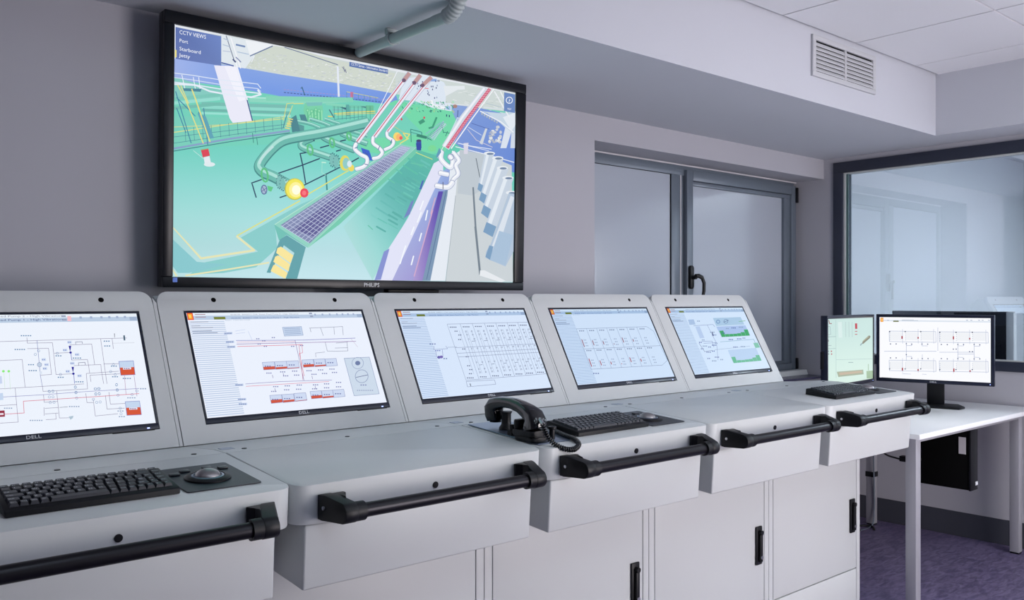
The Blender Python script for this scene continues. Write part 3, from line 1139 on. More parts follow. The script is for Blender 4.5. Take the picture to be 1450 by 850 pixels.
def screen_2():
    r, pm = bezel_monitor(1, 'console monitor under the large display, line diagram with rows of part-red tanks')
    s, L, rc = base_screen(1, pm, (0.98, 0.98, 1.0))
    for pts, c, w in (([(405, 292), (740, 290), (1002, 280)], (120, 120, 190), 0.7), ([(408, 310), (850, 300), (1005, 296)], (150, 110, 170), 0.7),
                      ([(412, 322), (700, 314), (738, 312)], (225, 110, 130), 0.7), ([(408, 300), (700, 296)], (225, 150, 170), 0.5),
                      ([(452, 510), (630, 498), (885, 490)], (130, 120, 180), 0.6), ([(455, 522), (740, 505), (870, 498)], (225, 120, 140), 0.6),
                      ([(772, 230), (940, 222)], GREY, 0.5), ([(700, 290), (745, 492)], (120, 100, 160), 0.6), ([(720, 312), (740, 490)], (200, 100, 130), 0.6),
                      ([(735, 315), (738, 354), (722, 356), (746, 470)], (220, 110, 130), 0.6), ([(852, 302), (862, 345), (905, 346), (965, 344), (960, 300)], GREY, 0.5),
                      ([(805, 375), (803, 355), (850, 350)], GREY, 0.5), ([(828, 228), (842, 268)], GREY, 0.5), ([(775, 228), (780, 250)], GREY, 0.5), ([(895, 225), (898, 262)], GREY, 0.5),
                      ([(938, 223), (942, 265)], GREY, 0.5), ([(980, 282), (1015, 325)], (200, 180, 200), 0.4), ([(905, 305), (965, 300)], GREY, 0.5), ([(900, 330), (965, 328)], GREY, 0.5),
                      ([(400, 245), (450, 237)], LBL, 0.5), ([(403, 258), (450, 252)], LBL, 0.5), ([(465, 245), (485, 290)], LBL, 0.5)):
        s.line(T('L', *pts), w, c)
    s.poly(T('L', (637, 226), (732, 222), (741, 266), (647, 270)), (198, 214, 236))
    for i in range(4):
        s.line(T('L', (645 + i * 2, 233 + i * 9), (725 + i * 2, 230 + i * 9)), 0.8, (150, 168, 200))
    s.line(T('L', (637, 226), (732, 222), (741, 266), (647, 270), (637, 226)), 0.5, (130, 150, 190))

    def tank(q, lev):
        a, b_, c, d = T('L', *q)
        s.poly([a, b_, c, d], (208, 220, 242))
        p1 = (a[0] + (d[0] - a[0]) * (1 - lev), a[1] + (d[1] - a[1]) * (1 - lev)); p2 = (b_[0] + (c[0] - b_[0]) * (1 - lev), b_[1] + (c[1] - b_[1]) * (1 - lev))
        s.poly([p1, p2, c, d], (208, 84, 58))
        tinyrow(s, (a[0] + 3.5, (a[1] + d[1]) / 2), 3, 3.2, (110, 120, 170))
        s.line([a, b_, c, d, a], 0.5, (130, 140, 185))
    for x, y, lv in ((536, 402, .40), (597, 399, .28), (656, 396, .10)):
        tank(((x, y), (x + 60, y - 3), (x + 66, y + 34), (x + 7, y + 38)), lv)
    for x, y, lv in ((735, 390, .36), (793, 387, .20), (850, 385, 0.0)):
        tank(((x, y), (x + 56, y - 3), (x + 63, y + 33), (x + 8, y + 37)), lv)
    for x, y, lv in ((573, 568, .42), (633, 564, .28), (694, 558, .08)):
        tank(((x, y), (x + 59, y - 4), (x + 66, y + 34), (x + 8, y + 40)), lv)
    for x, y, lv in ((775, 548, .40), (832, 545, .22), (888, 541, 0.0)):
        tank(((x, y), (x + 56, y - 4), (x + 63, y + 32), (x + 8, y + 37)), lv)
    for x, y in ((556, 456), (625, 450), (685, 446), (757, 444), (815, 440), (872, 436), (640, 470), (695, 466), (782, 462), (835, 458), (885, 453),
                 (590, 524), (648, 520), (708, 516), (790, 515), (845, 510), (905, 503), (580, 548), (645, 540), (705, 537), (785, 535), (845, 530), (905, 525),
                 (680, 322), (725, 318), (505, 284), (535, 294), (512, 310), (543, 322), (583, 278)):
        tinyrow(s, T1('L', x, y), 3 if y > 420 else 2, 2.8, (125, 130, 180))
    for x, y in ((586, 465), (640, 456), (784, 470), (598, 532), (800, 520)):
        s.line(T('L', (x, y), (x + 4, y + 16)), 0.6, (120, 110, 160))
    for x, y, n in ((343, 257, 4), (352, 300, 4), (358, 325, 4), (398, 516, 4), (412, 588, 4), (416, 612, 4)):
        s.poly(T('L', (x, y - 5), (x + 42, y - 7), (x + 43, y + 4), (x + 1, y + 6)), (190, 205, 232))
        tinyrow(s, T1('L', x + 4, y), n, 2.6, (120, 135, 175))
    s.poly(T('L', (946, 382), (1072, 376), (1122, 560), (996, 570)), (206, 220, 234))
    s.line(T('L', (946, 382), (1072, 376), (1122, 560), (996, 570), (946, 382)), 0.6, (140, 155, 190))
    s.ell(T1('L', 1014, 406), 3.6, 3.2, (110, 125, 165)); s.ring(T1('L', 1014, 406), 8.5, 0.7, (150, 165, 195))
    s.ring(T1('L', 1034, 472), 9.5, 0.7, (130, 145, 180)); s.line(T('L', (1005, 478), (1065, 465)), 0.8, (90, 100, 140))
    tinyrow(s, T1('L', 1028, 516), 3); tinyrow(s, T1('L', 1010, 543), 8, 3, (160, 172, 200))
    s.text('8440011  STEAM FEED SYSTEM', T1('L', 350, 194), 0.005, (170, 185, 205), 0.075)
    s.build('screen', r)


def screen_3():
    r, pm = bezel_monitor(2, 'console monitor behind the telephone, grid diagram of numbered cylinder columns')
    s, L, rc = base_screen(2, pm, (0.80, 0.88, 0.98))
    GL = (150, 158, 180)
    tl, tr, br, bl = (438, 252), (925, 240), (1040, 550), (552, 590)

    def G(fx, fy):
        x = (tl[0] * (1 - fx) + tr[0] * fx) * (1 - fy) + (bl[0] * (1 - fx) + br[0] * fx) * fy
        y = (tl[1] * (1 - fx) + tr[1] * fx) * (1 - fy) + (bl[1] * (1 - fx) + br[1] * fx) * fy
        return T1('N', x, y)
    for i in range(8):
        fx = [0, .16, .31, .46, .60, .74, .87, 1.0][i]
        s.line([G(fx, 0), G(fx, 1)], 0.45, GL)
        if 0 < i:
            for d in (0.035, 0.06, -0.04):
                s.line([G(min(1, fx + d), .12), G(min(1, fx + d), .9)], 0.35, (165, 172, 190))
    for fy in (0, .42, .52, .585, 1.0):
        s.line([G(0, fy), G(1, fy)], 0.5, (140, 145, 170))
    for i in range(7):
        fx = [0.02, .18, .33, .48, .62, .75, .885][i]
        tinyrow(s, G(fx, .055), 4, 2.6, (110, 115, 140))
        tinyrow(s, G(fx, .96), 4, 2.6, (110, 115, 140))
        for fy in (.14, .20, .28, .45, .70, .82, .88):
            if i:
                s.ring(G(fx + 0.02, fy), 1.1, 0.4, (110, 115, 140), 8)
                s.ring(G(fx + 0.09, fy), 1.1, 0.4, (110, 115, 140), 8)
        if i:
            s.line([G(fx + .05, .32), G(fx + .10, .315)], 0.6, (110, 115, 140)); s.line([G(fx + .04, .75), G(fx + .08, .745)], 0.6, (110, 115, 140))
    for fx, fy in ((.06, .13), (.09, .20), (.07, .28), (.07, .75), (.08, .82), (.06, .89), (.08, .45), (.09, .59)):
        tinyrow(s, G(fx, fy), 2, 2.6, (110, 115, 140))
    s.line(T('N', (440, 392), (495, 390)), 0.5, GL); s.line(T('N', (358, 385), (358, 405), (440, 400), (430, 385)), 0.5, (130, 140, 180))
    s.line(T('N', (368, 410), (374, 450)), 0.5, (120, 120, 180)); s.line(T('N', (408, 405), (412, 445)), 0.5, (120, 120, 180))
    s.ell(T1('N', 388, 452), 2.6, 2.0, (110, 100, 170)); s.ell(T1('N', 402, 450), 2.6, 2.0, (130, 110, 180))
    tinyrow(s, T1('N', 365, 412), 3, 2.8, (110, 120, 190)); tinyrow(s, T1('N', 332, 372), 3); tinyrow(s, T1('N', 415, 460), 2)
    s.line(T('N', (552, 598), (722, 588), (730, 614), (560, 630), (552, 598)), 0.5, (140, 145, 170)); s.line(T('N', (575, 610), (580, 625)), 1.0, (50, 50, 70))
    s.build('screen', r)


def screen_4():
    r, pm = bezel_monitor(3, 'console monitor behind the middle keyboard, two rows of boxes with thin red bars')
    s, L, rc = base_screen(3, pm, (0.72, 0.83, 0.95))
    GL = (165, 178, 200)
    tl, tr, br, bl = (252, 252), (632, 240), (716, 448), (332, 470)

    def G(fx, fy):
        x = (tl[0] * (1 - fx) + tr[0] * fx) * (1 - fy) + (bl[0] * (1 - fx) + br[0] * fx) * fy
        y = (tl[1] * (1 - fx) + tr[1] * fx) * (1 - fy) + (bl[1] * (1 - fx) + br[1] * fx) * fy
        return T1('O', x, y)
    for i in range(7):
        s.line([G(i / 7, 0), G(i / 7, 1)], 0.45, GL)
        tinyrow(s, G(i / 7 + .03, .05), 3, 2.6, (130, 140, 165)); tinyrow(s, G(i / 7 + .03, .54), 3, 2.6, (130, 140, 165))
        for fy in (.28, .35, .42, .78, .85, .92):
            tinyrow(s, G(i / 7 + .045, fy), 2, 2.2, (175, 185, 205))
    for fy in (0, .5, 1.0):
        s.line([G(0, fy), G(1 - (fy == .5) * -.08, fy)], 0.5, (145, 155, 180))
    s.line([G(1, 0), G(1.07, .12), G(1.08, .5), G(1.10, .88), G(1, 1.0)], 0.5, GL)
    for i, (a, b_) in enumerate(((.27, .45), (.30, .42), (.33, .41), (.40, .42), (.26, .38), (.31, .37))):
        s.line([G(i / 7 + .02, a), G(i / 7 + .02, b_)], 1.1, (185, 50, 60)); s.line([G(i / 7 + .02, a - .02), G(i / 7 + .02, b_)], 0.4, (110, 110, 130))
    for i, (a, b_) in enumerate(((.74, .94), (.80, .92), (.84, .91), (.90, .92), (.76, .88), (.81, .88))):
        s.line([G(i / 7 + .02, a), G(i / 7 + .02, b_)], 1.1, (185, 50, 60))
    tinyrow(s, T1('O', 342, 493), 3); s.text('8440011', T1('O', 235, 178), 0.004, (170, 185, 205), 0.04)
    s.build('screen', r)


def screen_5():
    r, pm = bezel_monitor(4, 'last console monitor on the right, pale diagram with green bar charts')
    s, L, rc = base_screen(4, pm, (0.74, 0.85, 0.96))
    s.poly(T('O', (990, 193), (1140, 188), (1160, 228), (1008, 236)), (190, 212, 228))
    s.poly(T('O', (1008, 240), (1165, 232), (1192, 288), (1036, 296)), (190, 205, 235))
    s.poly(T('O', (1070, 366), (1222, 354), (1254, 424), (1100, 436)), (208, 222, 240))

    def bars(q, hs, col):
        a, b_, c, d = q
        n = len(hs)
        for i, h in enumerate(hs):
            def H(f, e):
                x = (d[0] * (1 - f) + c[0] * f) * (1 - e) + (a[0] * (1 - f) + b_[0] * f) * e
                y = (d[1] * (1 - f) + c[1] * f) * (1 - e) + (a[1] * (1 - f) + b_[1] * f) * e
                return T1('O', x, y)
            s.poly([H((i + .02) / n, 0), H((i + .98) / n, 0), H((i + .98) / n, h), H((i + .02) / n, h)], col)
    bars(((1024, 262), (1178, 254), (1190, 288), (1038, 296)), (1.0, .42, .40, .40, .45, .60, .98), (52, 172, 92))
    bars(((1088, 404), (1240, 392), (1253, 423), (1102, 437)), (1.0, .40, .36, .40, .42, .62, .98), (110, 195, 145))
    s.poly(T('O', (1208, 328), (1232, 326), (1244, 352), (1220, 355)), (140, 205, 170))
    s.ring(T1('O', 1018, 213), 2.8, 0.9, (110, 140, 190)); s.ring(T1('O', 1060, 211), 3.2, 0.7, (120, 140, 180)); s.line(T('O', (1048, 216), (1075, 204)), 0.7, (100, 120, 160))
    s.line(T('O', (1130, 212), (1165, 208)), 0.7, (110, 190, 110))
    s.poly(T('O', (855, 202), (886, 200), (896, 228), (864, 230)), (190, 205, 228)); s.poly(T('O', (895, 240), (918, 238), (944, 300), (920, 303)), (205, 216, 238))
    s.line(T('O', (886, 235), (990, 228), (1000, 240)), 0.5, (130, 145, 190)); s.line(T('O', (960, 232), (1010, 330), (1018, 420)), 0.5, (160, 170, 205))
    s.line(T('O', (1030, 322), (1210, 308), (1220, 330)), 0.5, (120, 170, 190)); s.line(T('O', (940, 330), (1010, 326)), 0.5, (130, 140, 190)); s.line(T('O', (1000, 365), (1190, 345)), 0.5, (170, 185, 210))
    for x, y in ((905, 210), (915, 325), (935, 345), (925, 360), (965, 350), (985, 340), (955, 378), (985, 372), (975, 270), (985, 285), (1000, 330), (960, 412), (985, 425), (1000, 405),
                 (1060, 250), (1090, 247), (1130, 243), (1040, 275), (1075, 310), (1120, 306), (1150, 302), (1030, 418), (1100, 350), (1140, 348), (930, 312)):
        tinyrow(s, T1('O', x, y), random.choice((2, 3, 3)), 2.3, random.choice(((120, 130, 180), (140, 160, 190), (80, 100, 170))))
    s.line(T('O', (985, 268), (992, 290)), 1.1, (40, 50, 110))
    s.line(T('O', (915, 330), (945, 375), (985, 368)), 0.5, (120, 130, 170)); s.line(T('O', (930, 320), (985, 318), (995, 350)), 0.5, (140, 150, 190))
    s.build('screen', r)


for f_ in (screen_1, screen_2, screen_3, screen_4, screen_5):
    f_()


# ------------------------------------------------------------------ keyboards and trackballs
def desk_z(y):
    return FTZ + (y - FY) * math.tan(TILT)


KW, KD = 0.305, 0.130


def make_keyboard():
    # local frame: origin front left corner on the desk, x right, y back
    r = root('keyboard', (0, 0, 0), 'x', 'keyboard', 'black compact keyboards on the console', local=True)
    b = MB()
    b.prism([(0, 0.0), (KD, 0.0), (KD, 0.022), (KD - 0.006, 0.024), (0.004, 0.013), (0, 0.010)], 'x', 0, KW, 0.003)
    b.build('case', M['black'], parent=r)
    slope = math.atan2(0.011, KD - 0.010)
    KR = Matrix.Translation((0, 0.004, 0.0125)) @ Matrix.Rotation(slope, 4, 'X')
    rows = [
        ['Esc', 'F1', 'F2', 'F3', 'F4', 'F5', 'F6', 'F7', 'F8', 'F9', 'F10', 'F11', 'F12', 'Num', 'Prt'],
        ['`', '1', '2', '3', '4', '5', '6', '7', '8', '9', '0', '-', '=', '<-:1.6', 'Home'],
        ['Tab:1.5', 'Q', 'W', 'E', 'R', 'T', 'Y', 'U', 'I', 'O', 'P', '[', ']', 'Ent:1.1', 'PgUp'],
        ['Caps:1.75', 'A', 'S', 'D', 'F', 'G', 'H', 'J', 'K', 'L', ';', '@', '#:.85', 'PgDn'],
        ['Shift:1.3', '\\', 'Z', 'X', 'C', 'V', 'B', 'N', 'M', ',', '.', '/', 'Shift:1.3', '^', 'End'],
        ['Fn', 'Ctrl', 'Win', 'Alt', ' :6.2', 'Alt', 'Ctrl', 'Ins', 'Del', '<', 'v', '>'],
    ]
    px0, px1 = 0.010, KW - 0.010
    y = KD - 0.016
    for ri, row in enumerate(rows):
        kh = 0.0135 if ri == 0 else 0.0182
        ws = [float(k.split(':')[1]) if ':' in k and len(k) > 1 else 1.0 for k in row]
        u = (px1 - px0) / sum(ws)
        x = px0
        y1 = y
        y0 = y - kh
        for k, w in zip(row, ws):
            t = k.split(':')[0] if ':' in k and len(k) > 1 else k
            b = MB()
            xa, xb = x + 0.0007, x + w * u - 0.0007
            ya, yb = y0 + 0.0007, y1 - 0.0007
            lo = [(xa, ya), (xb, ya), (xb, yb), (xa, yb)]
            i = 0.0022
            hi = [(xa + i, ya + i), (xb - i, ya + i), (xb - i, yb - i * 0.6), (xa + i, yb - i * 0.6)]
            vl = [b.bm.verts.new((p[0], p[1], 0.0)) for p in lo]
            vh = [b.bm.verts.new((p[0], p[1], 0.0062)) for p in hi]
            b.bm.faces.new(vh)
            for j in range(4):
                b.bm.faces.new((vl[j], vl[(j + 1) % 4], vh[(j + 1) % 4], vh[j]))
            b.xf(KR)
            nplain = len(b.bm.faces)
            if t.strip():
                sz = 0.0086 if len(t) == 1 else 0.0056
                vs_, fs_, w_ = text_mesh(t)
                wd = min(w_ * sz, (xb - xa) - 2 * i - 0.001)
                add_text(b, t, lambda q, z_, xa=xa, yb=yb: KR @ Vector((xa + i + 0.0010 + q, yb - i - 0.0078 + z_, 0.0064)), sz, wd)
            ko = b.build('key', M['keys'], parent=r, smooth=False)
            ko.data.materials.append(M['legend'])
            for pi, p in enumerate(ko.data.polygons):
                if pi >= nplain:
                    p.material_index = 1
            x += w * u
        y = y0
    return r


kb = make_keyboard()
KBL = ['black compact keyboard on the leftmost desk, beside its trackball', 'black compact keyboard right of the black telephone', 'black compact keyboard on the desk at the right end of the console']
for n_, (k, xo, yf, rz) in enumerate(((0, 0.187, 1.728, 0.0), (2, 0.188, 1.722, 0.02), (4, 0.180, 1.728, 0.0))):
    o = kb if n_ == 0 else copy_tree(kb)
    o.location = (X0 + PIT * k + xo, yf, desk_z(yf) + 0.0012 + E)
    o.rotation_euler = (TILT, 0, rz)
    o['label'] = KBL[n_]


def make_trackball():
    r = root('trackball', (0, 0, 0), 'x', 'trackball', 'trackball panels set beside the keyboards', local=True)
    b = MB(); b.prism(rrect(0, 0.155, 0, 0.195, 0.006), 'z', 0, 0.0022, 0.0006, seg=1)
    b.build('panel', M['pad'], parent=r)
    b = MB(); b.lathe([(0.047, 0.0024), (0.047, 0.005), (0.043, 0.008), (0.036, 0.009), (0.034, 0.0065), (0.0, 0.0062)], (0.073, 0.085, 0), 40)
    b.build('ring', M['black'], parent=r)
    b = MB(); b.lathe([(0.033, 0.0066), (0.033, 0.0085), (0.0285, 0.0095), (0.028, 0.007)], (0.073, 0.085, 0), 40)
    b.build('bearing_ring', M['plate'], parent=r)
    b = MB()
    prof = [(0.0262 * math.cos(math.radians(a)), 0.0065 + 0.0155 * math.sin(math.radians(a))) for a in range(0, 91, 10)]
    b.lathe(prof, (0.073, 0.085, 0), 36)
    b.build('ball', M['ball'], parent=r, label='silver trackball ball')
    for x, y in ((0.012, 0.128), (0.040, 0.146), (0.090, 0.150), (0.120, 0.138)):
        b = MB(); b.box(x, x + 0.020, y, y + 0.016, 0.0023, 0.0062, 0.0015)
        b.build('button', M['keys'], parent=r)
    return r


tb = make_trackball()
TBL = ['trackball with silver ball in a dark panel on the leftmost desk', 'trackball with silver ball beside the keyboard near the telephone', 'trackball in a dark panel on the desk at the right end of the console']
for n_, k in enumerate((0, 2, 4)):
    o = tb if n_ == 0 else copy_tree(tb)
    yf = 1.722
    o.location = (X0 + PIT * k + 0.504, yf, desk_z(yf) + 0.0006 + E)
    o.rotation_euler = (TILT, 0, 0)
    o['label'] = TBL[n_]

# ------------------------------------------------------------------ telephone
PHX = X0 + PIT * 2
cr = root('telephone_cradle', (PHX + 0.06, 1.83, desk_z(1.83)), 'black telephone cradle posts on a bluish plate at the desk corner', 'telephone cradle')
b = MB()
b.prism([(1.5505, 1.700), (1.690, 1.700), (1.690, 2.000), (1.5505, 2.000)], 'z', 0, 0.0025, 0.0008, seg=1)
RT = Matrix.Translation((0, FY, FTZ + 0.0012)) @ Matrix.Rotation(TILT, 4, 'X') @ Matrix.Translation((0, -FY, 0))
b.xf(RT)
b.build('plate', M['plate'], parent=cr, label='bluish steel base plate')
b = MB()
bx, by = 1.603, 1.890
z0 = desk_z(by) + 0.0045
b.lathe([(0.021, 0), (0.021, 0.004), (0.0145, 0.014), (0.0135, 0.022), (0.0135, 0.043), (0.016, 0.047), (0.016, 0.050)], (bx, by, z0), 28)
b.build('post', M['black'], parent=cr)
b = MB()
bx2, by2 = 1.572, 1.748
z1 = desk_z(by2) + 0.0045
b.prism(rrect(bx2 - 0.032, bx2 + 0.034, by2 - 0.040, by2 + 0.040, 0.012), 'z', z1, z1 + 0.010, 0.003)
b.prism(rrect(bx2 - 0.030, bx2 + 0.028, by2 - 0.034, by2 + 0.050, 0.010), 'z', z1 + 0.0101, z1 + 0.027, 0.004)
b.prism(rrect(bx2 - 0.026, bx2 + 0.024, by2 + 0.030, by2 + 0.048, 0.007), 'z', z1 + 0.0272, z1 + 0.052, 0.004)
b.build('foot', M['black'], parent=cr)
b = MB()
b.box(bx2 + 0.026, bx2 + 0.040, by2 + 0.01, by2 + 0.028, z1 + 0.0102, z1 + 0.038, 0.003)
b.lathe([(0.008, 0), (0.008, 0.026), (0.012, 0.028), (0.012, 0.033), (0.0, 0.036)], (bx2 + 0.056, by2 - 0.02, z1 - 0.001), 18)
b.build('hook', M['black'], parent=cr)
b = MB()
b.cyl((bx2 - 0.018, by2 + 0.072, z1 + 0.010), (bx2 + 0.006, by2 + 0.072, z1 + 0.010), 0.009, 18)
b.cyl((bx2 - 0.006, by2 + 0.072, z1 - 0.0018), (bx2 - 0.006, by2 + 0.072, z1 + 0.034), 0.008, 18)
b.build('clamp_knob', M['black'], parent=cr)

hs = root('telephone_handset', (1.60, 1.83, -0.335), 'glossy black telephone handset resting on its cradle, coiled cord trailing', 'telephone handset')
b = MB()
hx0, hx1 = 1.598, 1.570
path = [(1.932, -0.3445, 0.022, 0.020), (1.934, -0.330, 0.025, 0.023), (1.934, -0.311, 0.025, 0.024), (1.922, -0.296, 0.024, 0.020), (1.898, -0.290, 0.023, 0.017),
        (1.870, -0.286, 0.021, 0.0150), (1.835, -0.2865, 0.020, 0.0150), (1.80, -0.2925, 0.021, 0.0160), (1.770, -0.302, 0.024, 0.0190), (1.746, -0.314, 0.026, 0.024),
        (1.740, -0.326, 0.028, 0.029), (1.736, -0.342, 0.029, 0.031), (1.735, -0.3460, 0.027, 0.028)]
secs = []
for i, (y, z, hw, hh) in enumerate(path):
    a = path[max(0, i - 1)]
    c = path[min(len(path) - 1, i + 1)]
    t = Vector((0, c[0] - a[0], c[1] - a[1])).normalized()
    v = t.cross(Vector((1, 0, 0))).normalized()
    f = i / (len(path) - 1)
    secs.append(((hx0 * (1 - f) + hx1 * f, y, z), (1, 0, 0), v, hw, hh))
b.loft(secs, 24, 3.2)
b.build('handset', M['gloss'], parent=hs, angle=50)
b = MB()
b.cyl((1.598, 1.932, -0.3450), (1.598, 1.932, -0.3485), 0.017, 24)
b.build('earpiece', M['black'], parent=hs)
b = MB()
b.cyl((1.566, 1.708, -0.318), (1.5585, 1.689, -0.3265), 0.0055, 14)
b.build('cord_socket', M['steel'], parent=hs, label='metal cord socket')
# coiled cord
ctrl = [(1.5585, 1.69, -0.3261), (1.5602, 1.685, -0.3405), (1.5654, 1.677, -0.3605), (1.5772, 1.668, -0.3760), (1.5929, 1.652, -0.3875), (1.6115, 1.643, -0.3929),
        (1.6323, 1.643, -0.3924), (1.6585, 1.657, -0.3845), (1.6716, 1.69, -0.3755), (1.6785, 1.73, -0.3725), (1.694, 1.78, -0.3690), (1.7165, 1.83, -0.3655)]


def catmull(P, n):
    out = []
    P = [Vector(p) for p in P]
    for i in range(len(P) - 1):
        p0, p1, p2, p3 = P[max(0, i - 1)], P[i], P[i + 1], P[min(len(P) - 1, i + 2)]
        for k in range(n):
            t = k / n
            out.append(0.5 * ((2 * p1) + (p2 - p0) * t + (2 * p0 - 5 * p1 + 4 * p2 - p3) * t * t + (3 * p1 - p0 - 3 * p2 + p3) * t ** 3))
    out.append(P[-1])
    return out


cp = catmull(ctrl, 60)
coil = []
up = Vector((0, 0, 1))
acc = 0
for i in range(len(cp)):
    t = (cp[min(i + 1, len(cp) - 1)] - cp[max(i - 1, 0)]).normalized()
    if i:
        acc += (cp[i] - cp[i - 1]).length
    n1 = t.cross(Vector((0.05, 0.1, 1))).normalized()
    n2 = t.cross(n1)
    a = acc / 0.0062 * 2 * math.pi
    rr = 0.0050
    coil.append((cp[i], n1, n2, acc))
pts = []
tot = acc
m_ = int(tot / 0.0062 * 16)
j = 0
for q in range(m_ + 1):
    s_ = tot * q / m_
    while j < len(coil) - 2 and coil[j + 1][3] < s_:
        j += 1
    p, n1, n2, a0 = coil[j]
    p2 = coil[j + 1][0]
    f = (s_ - a0) / max(1e-9, coil[j + 1][3] - a0)
    a = s_ / 0.0062 * 2 * math.pi
    base = p.lerp(p2, min(1, max(0, f)))
    pts.append(base + n1 * math.cos(a) * 0.0052 + n2 * math.sin(a) * 0.0052)
b = MB()
b.tube(pts, 0.0024, 6)
b.build('coiled_cord', M['gloss'], parent=hs, angle=80)

# ================================================================== THE LARGE DISPLAY
TO = Vector((1.5938, 2.6209, 0.4426))
tvr = Euler((math.radians(1.27653), 0, math.radians(-0.48189)), 'XYZ')
TVM = tvr.to_matrix()
tv = root('wall_display', TO, 'large black wall display showing a green ship deck with pipes', 'display', rot=tvr, local=True)
tmap = plane_map(TO, TVM.col[0], TVM.col[2])
a_, b_, c_, d_ = [tmap(p) for p in ((231.9, 13.6), (741.7, 120.5), (739.6, 411.4), (227.8, 407.0))]
tx0, tx1, tz0, tz1 = (a_[0] + d_[0]) / 2, (b_[0] + c_[0]) / 2, (c_[1] + d_[1]) / 2, (a_[1] + b_[1]) / 2
sx, sz = 1.328 / 2, 0.747 / 2
b = MB()
y0, y1 = -0.012, 0.040
b.box(tx0, tx1, 0.0005, y1, tz0, tz1, 0.004)
b.box(tx0, tx1, y0, 0.002, tz0, -sz, 0.003)
b.box(tx0, tx1, y0, 0.002, sz, tz1, 0.003)
b.box(tx0, -sx, y0, 0.002, -sz, sz, 0.003)
b.box(sx, tx1, y0, 0.002, -sz, sz, 0.003)
b.build('casing', M['tvbezel'], parent=tv)
b = MB()
b.box(tx0 + 0.02, tx1 - 0.15, y1 + 0.0005, 0.093, -0.16, 0.26, 0.008)
b.build('rear_housing', M['black'], parent=tv)
b = MB()
b.box(0.10, 0.32, 0.015, 0.05, tz0 - 0.012, tz0 - 0.0005, 0.002)
b.build('sensor_bar', M['black'], parent=tv)
b = MB()
lx = tmap((512.5, 406))[0]
lz = tmap((512.5, 406.2))[1]
add_text(b, 'PHILIPS', lambda x, z: (lx + x, y0 - 0.0006, lz + z), 0.0200, 0.062)
b.build('lettering', M['logo'], parent=tv, smooth=False)
b = MB()
q = [tmap(p) for p in T('C', (157, 738), (181, 714))]
b.box(q[0][0], q[1][0], y0 - 0.0006, y0 - 0.0001, q[0][1], q[1][1])
b.build('sticker', M['blue'], parent=tv, label='small blue sticker')

